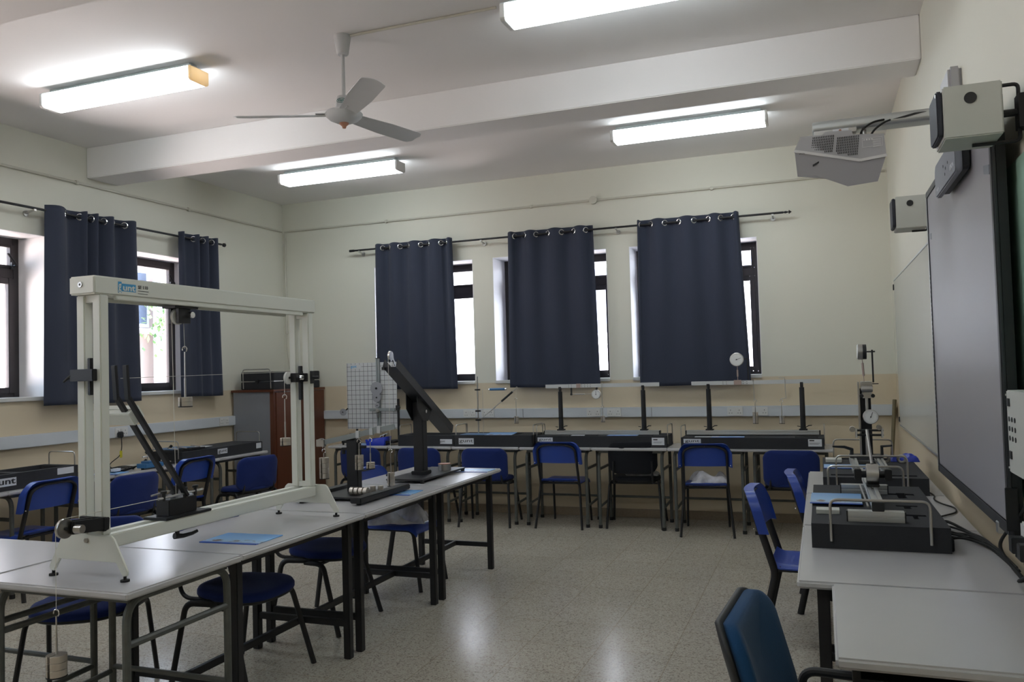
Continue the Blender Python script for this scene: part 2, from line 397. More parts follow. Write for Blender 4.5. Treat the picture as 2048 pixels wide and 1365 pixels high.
# facing: '-y' reads towards -y, '+x' reads towards +x, '-x', '+z' lies flat reading from -y
FACE = {'-y': Matrix(((1,0,0),(0,0,-1),(0,1,0))), '+x': Matrix(((0,0,1),(1,0,0),(0,1,0))), '-x': Matrix(((0,0,-1),(-1,0,0),(0,1,0))), '+z': Matrix.Identity(3), '-z': Matrix(((1,0,0),(0,-1,0),(0,0,-1)))}
def text_part(t, name, txt, size, pos, face, m, parent, width=None, bold=0.0):
    me = text_mesh(txt, size, width, bold); R3 = FACE[face]; off = Vector(pos)-(Vector((0,0,0)) if t.local else t.loc)
    for v in me.vertices: v.co = R3 @ v.co + off
    me.materials.append(M[m]); me.name = name
    o = bpy.data.objects.new(name, me); C.objects.link(o); o.parent = parent
    return o

# ================================================================== THE ROOM
def wall_with_holes(name, axis, a0, a1, z0, z1, d0, d1, holes):
    """axis 'x': wall runs along x at depth y d0..d1 ; axis 'y': runs along y at x d0..d1"""
    mb = MB(); us = sorted({a0, a1} | {h[0] for h in holes} | {h[1] for h in holes}); zs = sorted({z0, z1} | {h[2] for h in holes} | {h[3] for h in holes})
    for i in range(len(us)-1):
        for j in range(len(zs)-1):
            cu, cz = (us[i]+us[i+1])/2, (zs[j]+zs[j+1])/2
            if any(h[0] < cu < h[1] and h[2] < cz < h[3] for h in holes): continue
            if axis == 'x': mb.box(us[i], us[i+1], d0, d1, zs[j], zs[j+1])
            else: mb.box(d0, d1, us[i], us[i+1], zs[j], zs[j+1])
    return single(name, mb, 'wall', kind='structure', loc=(0,0,0))

WZ0, WZ1 = 1.42, 2.77
WB = [(-4.80, -3.56), (-3.32, -2.045), (-1.805, -0.54)]
WL = [(0.55, 1.82), (3.79, 5.055), (5.59, 6.86), (-1.45, -0.18)]
TH = 0.45
wall_with_holes('wall_back', 'x', XL-TH, XR+0.3, 0, ZC+0.2, YB, YB+TH, [(a, b, WZ0, WZ1) for a, b in WB])
wall_with_holes('wall_left', 'y', YF, YB, 0, ZC+0.2, XL-TH, XL, [(a, b, WZ0, WZ1) for a, b in WL])
single('wall_right', MB().box(XR, XR+0.3, YF, YB, 0, ZC+0.2), 'wall', kind='structure', loc=(0,0,0))
single('wall_front', MB().box(XL-TH, XR+0.3, YF-0.3, YF, 0, ZC+0.2), 'wall', kind='structure', loc=(0,0,0))
single('floor', MB().box(XL-TH, XR+0.3, YF-0.3, YB+TH, -0.15, 0), 'floor', kind='structure', loc=(0,0,0))
single('ceiling', MB().box(XL-TH, XR+0.3, YF-0.3, YB+TH, ZC, ZC+0.25), 'ceiling', kind='structure', loc=(0,0,0))
single('trim_1', MB().box(XL, XR, 5.476, 5.81, BEAM_Z, ZC), 'ceiling', kind='structure', loc=(0,0,0), bevel=0.006)
single('trim_2', MB().box(XL, XR, 2.59, 2.93, BEAM_Z, ZC), 'ceiling', kind='structure', loc=(0,0,0), bevel=0.006)
single('baseboard_back', MB().box(XL, XR, YB-0.012, YB, 0, 0.085), 'skirting', kind='structure', loc=(0,0,0), bevel=0.003)
single('baseboard_left', MB().box(XL, XL+0.012, YF, YB-0.012, 0, 0.085), 'skirting', kind='structure', loc=(0,0,0), bevel=0.003)
single('baseboard_right', MB().box(XR-0.012, XR, YF, YB-0.012, 0, 0.085), 'skirting', kind='structure', loc=(0,0,0), bevel=0.003)

def window(idx, side, a, b, handle=False):
    """side 'b': in the back wall, a..b along x ; side 'l': in the left wall, a..b along y. d = depth outwards"""
    t = bpy.data.objects.new('window_%d' % idx, None); C.objects.link(t); t['kind'] = 'structure'
    t.location = ((a+b)/2, YB, WZ0) if side == 'b' else (XL, (a+b)/2, WZ0)
    off = Vector(t.location)
    def bx(mb, u0, u1, d0, d1, z0, z1):
        if side == 'b': mb.box(u0, u1, YB+d0, YB+d1, z0, z1)
        else: mb.box(XL-d1, XL-d0, u0, u1, z0, z1)
    def put(name, mb, m, bev=0.0, par=None):
        me = mesh_of(name, mb, bev, 2, 0.6, None, off); me.materials.append(M[m])
        o = bpy.data.objects.new(name, me); C.objects.link(o); o.parent = par or t; return o
    d = 0.31 if side == 'l' else 0.35
    mb = MB()                                              # plaster lining of the opening
    bx(mb, a, a+0.004, 0.0, d, WZ0, WZ1); bx(mb, b-0.004, b, 0.0, d, WZ0, WZ1); bx(mb, a+0.004, b-0.004, 0.0, d, WZ1-0.004, WZ1)
    put('reveal', mb, 'reveal')
    mb = MB(); bx(mb, a-0.0, b+0.0, -0.022, d, WZ0-0.028, WZ0+0.004); put('window_sill', mb, 'marble', 0.003)
    fr = MB(); e = 0.055
    bx(fr, a, a+e, d, d+0.06, WZ0, WZ1); bx(fr, b-e, b, d, d+0.06, WZ0, WZ1)
    bx(fr, a+e, b-e, d, d+0.06, WZ1-0.06, WZ1); bx(fr, a+e, b-e, d, d+0.06, WZ0, WZ0+0.035)
    bx(fr, a+e, b-e, d, d+0.06, 2.425, 2.51)
    mid = (a+b)/2
    fo = put('window_frame', fr, 'winframe', 0.004)
    for k, (u0, u1) in enumerate(((a+e, mid), (mid, b-e))):
        sf = MB(); s = 0.05; q = d-0.012
        z0, z1 = WZ0+0.035, 2.425
        bx(sf, u0, u0+s, q, q+0.05, z0, z1); bx(sf, u1-s, u1, q, q+0.05, z0, z1); bx(sf, u0+s, u1-s, q, q+0.05, z0, z0+0.05); bx(sf, u0+s, u1-s, q, q+0.05, z1-s, z1)
        so = put('sash', sf, 'winframe', 0.004)
        g = MB(); bx(g, u0+s, u1-s, q+0.022, q+0.027, z0+0.05, z1-s); put('pane', g, 'glass', 0, so)
    tf = MB(); bx(tf, a+e, a+e+0.03, d-0.01, d+0.04, 2.51, WZ1-0.06); bx(tf, b-e-0.03, b-e, d-0.01, d+0.04, 2.51, WZ1-0.06)
    bx(tf, a+e+0.03, b-e-0.03, d-0.01, d+0.04, 2.51, 2.535); bx(tf, a+e+0.03, b-e-0.03, d-0.01, d+0.04, WZ1-0.085, WZ1-0.06)
    to = put('transom_sash', tf, 'winframe', 0.004)
    g = MB(); bx(g, a+e+0.03, b-e-0.03, d+0.012, d+0.017, 2.535, WZ1-0.085); put('pane', g, 'glass', 0, to)
    h = MB()
    if side == 'l':
        yy = b-e-0.02; h.box(XL-d+0.012, XL-d+0.03, yy-0.012, yy+0.012, 2.50, 2.56); h.tube(fillet([(XL-d+0.03, yy, 2.53), (XL-d+0.075, yy, 2.53), (XL-d+0.085, yy-0.09, 2.62)], 0.02), 0.009)
        put('window_handle', h, 'black_metal')
for i, (a, b) in enumerate(WB): window(i+1, 'b', a, b)
for i, (a, b) in enumerate(WL): window(i+4, 'l', a, b)

# ------------------------------------------------------------------ trunking, conduits, sockets
TRZ0, TRZ1 = 1.02, 1.12
def trunk(lbl, boxes):
    t = Thing('cable_trunking', lbl, 'trunking', ((boxes[0][0]+boxes[0][1])/2, (boxes[0][2]+boxes[0][3])/2, TRZ0), group=None)
    x0, x1, y0, y1 = boxes[0]
    t.part('trunking_body', MB().box(x0, x1, y0, y1, TRZ0, TRZ1), 'trunk', 0.004)
    return t
t = trunk('white plastic cable trunking along the back wall above the desks', [(XL, XR-0.02, YB-0.05, YB)])
t.part('lid_joint', MB().box(-3.0, -2.997, YB-0.0512, YB-0.05, TRZ0+0.004, TRZ1-0.004).box(-1.62, -1.617, YB-0.0512, YB-0.05, TRZ0+0.004, TRZ1-0.004), 'ink')
t.part('screw', MB().disc((-2.66, YB-0.051, 1.047), 0.004, 0.004, 'y', 10), 'steel')
t = trunk('white plastic cable trunking along the left wall under the windows', [(XL, XL+0.05, YF+0.02, YB-0.05)])
t.part('lid_joint', MB().box(XL+0.05, XL+0.0512, 4.40, 4.403, TRZ0+0.004, TRZ1-0.004), 'ink')

def socket(lbl, pos, face, n_dots=True, group='twin sockets on the white trunking'):
    """twin switched socket plate"""
    t = Thing('wall_socket', lbl, 'socket', pos, group=group)
    x, y, z = pos; w, h = 0.146, 0.084
    if face == 'y': bx = lambda mb, u0, u1, d0, d1, z0, z1: mb.box(x+u0, x+u1, y-d1, y-d0, z+z0, z+z1)
    elif face == 'x': bx = lambda mb, u0, u1, d0, d1, z0, z1: mb.box(x+d0, x+d1, y+u0, y+u1, z+z0, z+z1)
    mb = MB(); bx(mb, -w/2, w/2, 0, 0.010, -h/2, h/2); t.part('face_plate', mb, 'white_plastic', 0.003)
    mb = MB()
    for c in (-0.041, 0.041):
        for (du, dz, ww, hh) in ((0, 0.012, 0.005, 0.010), (-0.012, -0.016, 0.008, 0.005), (0.012, -0.016, 0.008, 0.005)):
            bx(mb, c+du-ww/2, c+du+ww/2, 0.010, 0.0108, dz-hh/2, dz+hh/2)
    t.part('pin_slots', mb, 'ink')
    for c in (-0.011, 0.011):
        mb = MB(); bx(mb, c-0.008, c+0.008, 0.010, 0.015, 0.008, 0.030); t.part('rocker_switch', mb, 'white_plastic', 0.0015)
    return t
sy = YB-0.05
socket('twin socket on the back trunking just left of the thin steel stand rod', (-3.618, sy, 1.07), 'y')
socket('twin socket on the back trunking behind the slanting rod of the small crane', (-3.402, sy, 1.07), 'y')
socket('twin socket on the back trunking left of the weight below the dial gauge', (-2.22, sy, 1.07), 'y')
socket('twin socket on the back trunking right of the weight below the dial gauge', (-2.003, sy, 1.07), 'y')
socket('twin socket on the back trunking left of the taller hanging weight', (-0.802, sy, 1.07), 'y')
socket('twin socket on the back trunking directly behind the taller hanging weight', (-0.568, sy, 1.07), 'y')
socket('twin socket on the left trunking close to the brown and grey cupboard', (XL+0.05, 7.16, 1.07), 'x')
socket('twin socket on the left trunking with a black plug in it', (XL+0.05, 5.78, 1.07), 'x')
t = Thing('power_plug', 'black plug with yellow tag in the socket of the left wall', 'plug', (XL+0.06, 5.745, 1.05))
t.part('plug_body', MB().box(XL+0.0605, XL+0.10, 5.72, 5.77, 1.02, 1.075), 'black_plastic', 0.008)
t.part('cable', MB().tube(fillet([(XL+0.09, 5.745, 1.03), (XL+0.095, 5.745, 0.93), (XL+0.09, 5.73, 0.86), (XL+0.10, 5.60, 0.80), (XL+0.16, 5.55, 0.768), (XL+0.24, 5.60, 0.765)], 0.04), 0.004), 'rubber')
t.part('cable_tag', MB().box(XL+0.088, XL+0.10, 5.722, 5.748, 0.84, 0.905), 'yellow', 0.004)

def conduit(lbl, pts, r=0.011, clips=(), box=None, name='cable_conduit'):
    t = Thing(name, lbl, 'conduit', pts[0])
    t.part('pipe', MB().tube(fillet(pts, 0.02), r, 8), 'conduit')
    for c in clips: t.part('clip', MB().cbox(c, (0.03, 0.03, 0.035)), 'conduit', 0.004)
    return t
conduit('thin painted conduit running high along the left wall', [(XL+0.013, YF+0.05, 3.285), (XL+0.013, YB-0.03, 3.285)], clips=[(XL+0.012, 5.36, 3.285), (XL+0.012, 6.72, 3.285), (XL+0.012, 3.9, 3.285)])
t = conduit('thin painted conduit running high along the back wall', [(XL+0.04, YB-0.013, 3.285), (XR-0.02, YB-0.013, 3.285)], clips=[(-4.62, YB-0.012, 3.285), (-2.85, YB-0.012, 3.285), (-0.95, YB-0.012, 3.285)])
t.part('junction_box', MB().lathe([(0.001, 0), (0.042, 0.0), (0.042, 0.03), (0.036, 0.036), (0.001, 0.037)], (-2.161, YB-0.04, 3.285), axis='y'), 'conduit')
t = conduit('thin vertical conduit down the left corner of the back wall', [(XL+0.045, YB-0.013, 3.26), (XL+0.045, YB-0.013, 2.06)], 0.010, clips=[(XL+0.045, YB-0.012, 2.06)])
t.part('loose_wire', MB().tube([(XL+0.045, YB-0.012, 2.04), (XL+0.035, YB-0.008, 1.9), (XL+0.052, YB-0.008, 1.76), (XL+0.075, YB-0.008, 1.62)], 0.003, 6), 'conduit')
conduit('thin cable conduit on the ceiling from the fan to the nearest lamp', [(-2.62, 4.315, ZC-0.01), (-1.66, 4.32, ZC-0.01)], 0.008)

# ------------------------------------------------------------------ ceiling lamps
def lamp(x0, x1, yc, lbl, yellow_right=False):
    t = Thing('ceiling_lamp', lbl, 'ceiling lamp', ((x0+x1)/2, yc, ZC-0.13), group='fluorescent ceiling lamps')
    t.part('mounting_tray', MB().box(x0+0.04, x1-0.05, yc-0.035, yc+0.035, ZC-0.045, ZC), 'fixture', 0.004)
    w = 0.085; zb, zt = ZC-0.135, ZC-0.045
    t.part('back_plate', MB().box(x0+0.005, x1-0.005, yc-0.088, yc+0.088, ZC-0.0449, ZC-0.041), 'fixture')
    prof = [(yc-w, zt), (yc-w, zb+0.012), (yc-w+0.012, zb), (yc+w-0.012, zb), (yc+w, zb+0.012), (yc+w, zt)]
    t.part('diffuser', MB().prism(prof, 'x', x0+0.03, x1-0.02), 'tube')
    big = [(yc-w-0.003, zt+0.003), (yc-w-0.003, zb+0.01), (yc-w+0.012, zb-0.003), (yc+w-0.012, zb-0.003), (yc+w+0.003, zb+0.01), (yc+w+0.003, zt+0.003)]
    t.part('end_cap', MB().prism(big, 'x', x0, x0+0.03), 'white_plastic', 0.003)
    t.part('end_cap', MB().prism(big, 'x', x1-0.02, x1), 'yellowed' if yellow_right else 'white_plastic', 0.003, label='yellowed end cap' if yellow_right else None)
    return t
lamp(-5.10, -3.76, 4.30, 'long ceiling lamp nearest the left wall with a yellowed end cap', True)
lamp(-1.60, -0.26, 4.30, 'large ceiling lamp cut off by the top edge of the photo')
lamp(-5.08, -3.72, 7.00, 'ceiling lamp beyond the beam on the left, above the back windows')
lamp(-1.63, -0.33, 6.98, 'ceiling lamp beyond the beam on the right, nearest the projector')
lamp(-5.10, -3.76, 0.9, 'ceiling lamp behind the camera near the left wall')
lamp(-1.60, -0.26, 0.9, 'ceiling lamp behind the camera near the right wall')

# ------------------------------------------------------------------ ceiling fan
fx, fy, fz = -2.68, 4.32, 3.115
t = Thing('ceiling_fan', 'white three-bladed ceiling fan with brown centre cap', 'fan', (fx, fy, fz))
t.part('ceiling_cup', MB().lathe([(0.030, ZC-0.12), (0.036, ZC-0.115), (0.052, ZC-0.01), (0.052, ZC)], (fx, fy, 0)), 'fan_white')
t.part('down_rod', MB().cyl((fx, fy, ZC-0.115), (fx, fy, 3.235), 0.012), 'fan_white')
mo = t.part('motor_housing', MB().lathe([(0.012, 3.245), (0.040, 3.240), (0.046, 3.225), (0.055, 3.16), (0.060, 3.150), (0.105, 3.145), (0.115, 3.132), (0.110, 3.118), (0.09, 3.098), (0.045, 3.078), (0.005, 3.075)], (fx, fy, 0), n=36), 'fan_white')
t.part('centre_cap', MB().lathe([(0.030, 3.081), (0.028, 3.070), (0.014, 3.058), (0.010, 3.045), (0.002, 3.043)], (fx, fy, 0)), 'brown_cap')
# maker's mark: green oval with letters on the motor sleeve (faces the camera side)
mk = MB(); d0 = Vector((0.30, -1, 0)).normalized(); rt_ = Vector((0,0,1)).cross(d0)*-1
cc = Vector((fx, fy, 3.203))+d0*0.0535
pts = []
for k in range(28):
    a = 2*PI*k/28; u = 0.032*math.cos(a); ang = u/0.0535
    dd = (Matrix.Rotation(ang, 3, 'Z') @ d0); pts.append(Vector((fx, fy, 3.203+0.013*math.sin(a)))+dd*0.0535)
mk.tube(pts, 0.0014, 5, closed=True); mko = t.part('maker_mark', mk, 'green_ink', parent=mo)
me = text_mesh('Vent', 0.022, 0.048, 0.0004)
for v in me.vertices:
    ang = v.co.x/0.0535; dd = Matrix.Rotation(ang, 3, 'Z') @ d0; z_ = v.co.y
    v.co = Vector((0, 0, 3.203+z_-fz))+dd*(0.0545+v.co.z)
me.materials.append(M['green_ink']); o = bpy.data.objects.new('mark_letters', me); C.objects.link(o); o.parent = mo
for k, ang in enumerate((-158.1, 77.3, -38.5)):
    pass
for (tx, ty) in ((-3.30, 4.06), (-2.50, 5.01), (-2.12, 3.79)):
    d = Vector((tx-fx, ty-fy, 0)); Lb = 0.66; d.normalize(); sd = Vector((-d.y, d.x, 0))
    def blade(u, v):
        r = 0.10+u*(Lb-0.10); w = 0.052+0.018*min(1, u*2.2)
        if u > 0.93: w *= math.sqrt(max(0.25, 1-((u-0.93)/0.07)**2*0.75))
        s_ = (v-0.5)*2*w
        return Vector((fx, fy, 3.128))+d*r+sd*s_+Vector((0,0,-s_*0.22-0.004*(s_/w)**2+0.0))
    mb = MB(); NU = 24
    up = [[blade(i/NU, j/6)+Vector((0,0,0.0012)) for i in range(NU+1)] for j in range(7)]
    dn = [[p-Vector((0,0,0.0024)) for p in row] for row in up]
    vs = [p for row in up for p in row]+[p for row in dn for p in row]; n1 = NU+1; off = 7*n1; fs = []
    for j in range(6):
        for i in range(NU):
            a_ = j*n1+i; fs.append((a_, a_+1, a_+n1+1, a_+n1)); fs.append((off+a_, off+a_+n1, off+a_+n1+1, off+a_+1))
    for i in range(NU):
        fs.append((i, off+i, off+i+1, i+1)); q = 6*n1+i; fs.append((q, q+1, off+q+1, off+q))
    for j in range(6):
        q = j*n1; fs.append((q, q+n1, off+q+n1, off+q)); q = j*n1+NU; fs.append((q, off+q, off+q+n1, q+n1))
    mb.add(vs, fs)
    mb.bar(Vector((fx, fy, 3.131))+d*0.085, Vector((fx, fy, 3.131))+d*0.17, 0.05, 0.004)
    t.part('blade', mb, 'fan_white')

# ------------------------------------------------------------------ curtain rods and curtains
def rod(lbl, a, b, brackets, fin):
    t = Thing('curtain_rod', lbl, 'curtain rod', a)
    t.part('rod', MB().cyl(a, b, 0.0105, n=12), 'black_metal')
    return t
RZ = 2.965; ry = YB-0.10; rx = XL+0.10
t = rod('long black curtain rod above the three back windows', (-5.03, ry, RZ), (-0.28, ry, RZ), None, None)
t.part('finial', MB().lathe([(0.006, 0), (0.012, 0.02), (0.004, 0.045), (0.020, 0.05), (0.001, 0.075)], (-0.28, ry, RZ), 14, axis='x'), 'black_metal')
t.part('finial', MB().cyl((-5.06, ry, RZ), (-5.0, ry, RZ), 0.014, n=12), 'black_metal')
for bx_ in (-4.93, -3.41, -1.91, -0.38):
    t.part('bracket', MB().cyl((bx_, YB, RZ-0.035), (bx_, YB-0.012, RZ-0.035), 0.024, n=16).bar((bx_, YB-0.005, RZ-0.035), (bx_, ry, RZ-0.018), 0.012).box(bx_-0.01, bx_+0.01, ry-0.014, ry+0.014, RZ-0.024, RZ-0.008), 'steel', 0.0)
t = rod('black curtain rod above the left wall windows', (rx, 3.2, RZ), (rx, 7.10, RZ), None, None)
t.part('finial', MB().lathe([(0.004, 0), (0.011, 0.0), (0.004, 0.03), (0.020, 0.04), (0.022, 0.055), (0.012, 0.07), (0.001, 0.072)], (rx, 7.10, RZ), 14, axis='y'), 'black_metal')
for by_ in (4.87, 7.02, 3.3):
    t.part('bracket', MB().cyl((XL, by_, RZ-0.035), (XL+0.012, by_, RZ-0.035), 0.024, n=16).bar((XL+0.005, by_, RZ-0.035), (rx, by_, RZ-0.018), 0.012).box(rx-0.014, rx+0.014, by_-0.01, by_+0.01, RZ-0.024, RZ-0.008), 'steel')

def curtain(lbl, side, a, b, a2, b2, z0, phases, amp, group, sag=None):
    """phases: list of (u, eyelet?) zero crossings of the wave across the top; cloth hangs from a..b at top to a2..b2 at the hem"""
    zt = RZ+0.045
    t = Thing('curtain', lbl, 'curtain', ((a+b)/2, ry, z0) if side == 'b' else (rx, (a+b)/2, z0), group=group)
    knots = phases; nk = len(knots)-1
    def wave(u):
        for k in range(nk):
            if knots[k] <= u <= knots[k+1]+1e-9:
                f = (u-knots[k])/(knots[k+1]-knots[k]); return math.sin(PI*f)*(1 if k % 2 else -1)
        return 0
    NU, NV = 150, 40
    rnd = random.Random(int(abs(a)*1000))
    ph = [rnd.uniform(0, 6.28) for _ in range(6)]
    def fn(u, v):                                  # v 0 bottom, 1 top
        aa = a2+(a-a2)*v; bb = b2+(b-b2)*v; s = aa+(bb-aa)*u
        am = amp*(0.35+0.65*v**1.5)
        d = am*wave(u)+0.008*(1-v)*math.sin(9*u+ph[0])+0.004*math.sin(23*u+ph[1]+2*v)*(1-v)
        zz = z0+(zt-z0)*v+0.004*math.sin(5*u+ph[2])*(1-v)
        if v > 0.97: zz += 0.006*abs(wave(u))
        return (s, ry+d, zz) if side == 'b' else (rx-d, s, zz)
    cl = t.part('cloth', MB().grid(fn, NU, NV), 'curtain', smooth=3.0)
    so = cl.modifiers.new('s', 'SOLIDIFY'); so.thickness = 0.003; so.offset = 0
    for k in range(1, nk):
        u = knots[k]; s = a+(b-a)*u
        e = MB()
        # eyelet lies in the plane of the cloth where it crosses the rod
        slope = amp*PI/((knots[k]-knots[k-1])*abs(b-a))*(1 if k % 2 else -1)*-1*-1
        ang = math.atan(slope)
        pts = []
        for q in range(22):
            th = 2*PI*q/22; cu, cz = 0.026*math.cos(th), 0.026*math.sin(th)
            ds, dd = cu*math.cos(ang), cu*math.sin(ang)
            pts.append((s+ds, ry+dd, RZ+cz) if side == 'b' else (rx-dd, s+ds, RZ+cz))
        e.tube(pts, 0.0065, 8, closed=True); t.part('eyelet', e, 'chrome')
    return t
G_ = 'dark blue eyelet curtains'
curtain('leftmost dark blue curtain on the back wall, behind the sloping black channel', 'b', -4.72, -3.755, -4.735, -3.73, 1.350, [0, .10, .19, .33, .44, .60, .70, .86, .93, 1], 0.032, G_)
curtain('middle dark blue curtain of the three on the back wall', 'b', -3.095, -2.155, -3.12, -2.125, 1.343, [0, .08, .20, .34, .48, .64, .78, .92, 1], 0.032, G_)
curtain('rightmost and widest dark blue curtain on the back wall, behind a dial gauge', 'b', -1.69, -0.695, -1.715, -0.635, 1.335, [0, .03, .14, .28, .42, .57, .71, .83, .95, 1], 0.032, G_)
curtain('wide dark blue curtain on the left wall beside the overexposed window', 'l', 4.965, 5.935, 4.95, 5.965, 1.345, [0, .21, .36, .42, .48, .54, .62, .73, .86, 1], 0.05, G_)
curtain('narrow dark blue curtain with tight folds at the end of the left rod', 'l', 6.475, 7.035, 6.49, 7.085, 1.355, [0, .12, .38, .50, .62, .74, .86, 1], 0.045, G_)

# ------------------------------------------------------------------ outside the windows
def building(lbl, x0, x1, y0, y1, z1, m, wins, face):
    t = Thing('building', lbl, 'building', ((x0+x1)/2, (y0+y1)/2, -3.5))
    t.part('wall', MB().box(x0, x1, y0, y1, -3.5, z1), m)
    for (u, z, w, h) in wins:
        if face == '-y': f = MB().box(u, u+w, y0-0.06, y0+0.02, z, z+h); g = MB().box(u+0.1, u+w-0.1, y0-0.08, y0-0.06, z+0.1, z+h-0.1); s_ = MB().box(u-0.15, u+w+0.15, y0-0.35, y0+0.02, z-0.18, z-0.05)
        else: f = MB().box(x1-0.02, x1+0.06, u, u+w, z, z+h); g = MB().box(x1+0.06, x1+0.08, u+0.1, u+w-0.1, z+0.1, z+h-0.1); s_ = MB().box(x1-0.02, x1+0.35, u-0.15, u+w+0.15, z-0.18, z-0.05)
        fo = t.part('window_frame', f, 'reveal'); t.part('pane', g, 'facade_dark', parent=fo); t.part('ledge', s_, 'reveal')
    return t
building('pale stone building across the street seen through the back windows', -17, 8, 17.5, 24, 11, 'facade', [(-9.6, 1.9, 1.0, 1.6), (-7.4, 1.9, 1.0, 1.6), (-9.6, -1.2, 1.0, 1.6), (-7.3, -1.2, 1.0, 1.6), (-4.7, 2.2, 1.0, 1.6), (-4.4, -0.8, 1.0, 1.6), (-1.35, 0.2, 0.9, 1.3), (-1.5, 3.2, 1, 1.6)], '-y')
building('pinkish building with blue shutters seen through the left windows', -24, -17.5, 2, 26, 6.0, 'facade_pink', [(14.6, -0.4, 1.6, 1.8), (18.0, -0.6, 1.6, 1.8), (16.4, 3.0, 1.4, 1.6)], '+x')
t = Thing('shutter', 'tall pale blue shutter panel outside the left window', 'shutter', (-14.9, 13.9, -1.5))
t.part('panel', MB().box(-14.93, -14.85, 13.6, 14.2, -1.5, 4.6), 'facade_blue')
t = Thing('garden_tree', 'small sunlit tree outside the left window', 'tree', (-14.0, 14.9, -3.5))
t.part('trunk', MB().tube([(-14.0, 14.9, -3.5), (-14.05, 14.95, 0), (-13.95, 15.0, 2.6)], [0.09, 0.07, 0.04]), 'stick')
mb = MB(); rn = random.Random(3)
for k in range(260):
    p = Vector((rn.gauss(0, .33), rn.gauss(0, .35), rn.gauss(0, .35)))+Vector((-14.0, 15.0, 2.9)); q = Vector((rn.uniform(-1,1), rn.uniform(-1,1), rn.uniform(-1,1))).normalized()*0.09; w = q.cross(Vector((0.3,0.2,1))).normalized()*0.045
    mb.add([p-q, p+w, p+q, p-w, p+Vector((0,0,0.01))], [(0,1,4),(1,2,4),(2,3,4),(3,0,4)])
t.part('foliage', mb, 'leaf')

# ================================================================== DESKS
DZ = 0.77                                                            # desk top height
def desk_grey(lbl, w, d, loc, rz, group='grey-legged desks'):
    """desk on two inverted-U tube frames; local front is -y"""
    t = Thing('desk', lbl, 'desk', loc, rz, group, local=True)
    t.part('tabletop', MB().box(-w/2+0.001, w/2-0.001, -d/2, d/2, DZ-0.028, DZ), 'laminate', 0.007, seg=3)
    for s in (-1, 1):
        x = s*(w/2-0.062); y0, y1 = -d/2+0.055, d/2-0.035
        mb = MB().tube(fillet([(x, y0, 0.012), (x, y0, DZ-0.045), (x, y1, DZ-0.045), (x, y1, 0.012)], 0.09, 7), 0.0155, 10)
        mb.tube([(x, y0, 0.56), (x, y1, 0.56)], 0.0135, 8).tube([(x, y0, 0.20), (x, y1, 0.22)], 0.012, 8)
        fo = t.part('side_frame', mb, 'grey_paint')
        for y in (y0, y1): t.part('foot_cap', MB().cyl((x, y, 0), (x, y, 0.03), 0.019, n=12), 'rubber', parent=fo)
    t.part('rear_rail', MB().tube([(-w/2+0.062, d/2-0.035, 0.24), (w/2-0.062, d/2-0.035, 0.24)], 0.012, 8), 'grey_paint')
    t.part('top_rail', MB().box(-w/2+0.06, w/2-0.06, -d/2+0.06, -d/2+0.085, DZ-0.055, DZ-0.028).box(-w/2+0.06, w/2-0.06, d/2-0.06, d/2-0.035, DZ-0.055, DZ-0.028), 'grey_paint')
    return t
def desk_black(lbl, w, d, loc, rz=0, group='black-legged tables', inset=0.075):
    """w along local x, d along local y; H stretcher with its long bar along y"""
    t = Thing('table', lbl, 'table', loc, rz, group, local=True)
    t.part('tabletop', MB().box(-w/2, w/2, -d/2+0.001, d/2-0.001, DZ-0.028, DZ), 'laminate', 0.008, seg=3)
    lx, ly = w/2-0.085, d/2-0.06
    for sx in (-1, 1):
        for sy_ in (-1, 1): t.part('leg', MB().box(sx*lx-0.02, sx*lx+0.02, sy_*ly-0.02, sy_*ly+0.02, 0, DZ-0.028), 'black_metal', 0.003)
    for sy_ in (-1, 1): t.part('stretcher', MB().box(-lx+0.02, lx-0.02, sy_*ly-0.0125, sy_*ly+0.0125, 0.17, 0.205), 'black_metal', 0.002)
    t.part('stretcher', MB().box(-0.0125, 0.0125, -ly+0.0125, ly-0.0125, 0.17, 0.205), 'black_metal', 0.002)
    t.part('apron', MB().box(-lx+0.02, lx-0.02, -ly-0.01, -ly+0.01, DZ-0.068, DZ-0.028).box(-lx+0.02, lx-0.02, ly-0.01, ly+0.01, DZ-0.068, DZ-0.028)
           .box(-lx-0.01, -lx+0.01, -ly+0.02, ly-0.02, DZ-0.068, DZ-0.028).box(lx-0.01, lx+0.01, -ly+0.02, ly-0.02, DZ-0.068, DZ-0.028), 'black_metal')
    return t
bs = [-5.027, -4.298, -3.558, -2.825, -2.092, -1.362, -0.640, 0.064]
bl = ['back wall desk at the cupboard end, under the grid board and blue tub',
      'back wall desk under the first black tray, behind the tall black pillar',
      'back wall desk under the tray with the thin crane stand',
      'back wall desk with the left post of the first beam apparatus',
      'back wall desk with the right post of the first beam apparatus',
      'back wall desk behind the blue plastic chair with a film bag',
      'last desk of the back wall row, nearest the right wall']
dk = None
for i in range(7):
    loc = ((bs[i]+bs[i+1])/2, 7.89, 0)
    if dk is None: dk = desk_grey(bl[0], 0.730, 0.52, loc, 0, 'row of small desks along the walls')
    else: dup(dk.o, loc, 0, bl[i])
ll = ['left wall desk next to the cupboard, under a closed black tray', 'left wall desk under the open tray of small tools',
      'left wall desk with the small blue vice', 'left wall desk behind the near ivory post, at the far end of the edge tray', 'left wall desk cut by the left edge of the photo, under a black tray']
for i in range(5):
    dup(dk.o, (-5.68, 7.12-0.35-0.73*i+0.01*0, 0), PI/2, ll[i])
desk_grey('near table with worn grey tube legs under the left end of the ivory frame', 0.77, 0.635, (-2.745, 2.6075, 0), 0, group=None)
desk_grey('grey-legged table at the left edge of the photo, beside the ivory frame', 0.77, 0.65, (-3.525, 2.62, 0), 0, group=None)
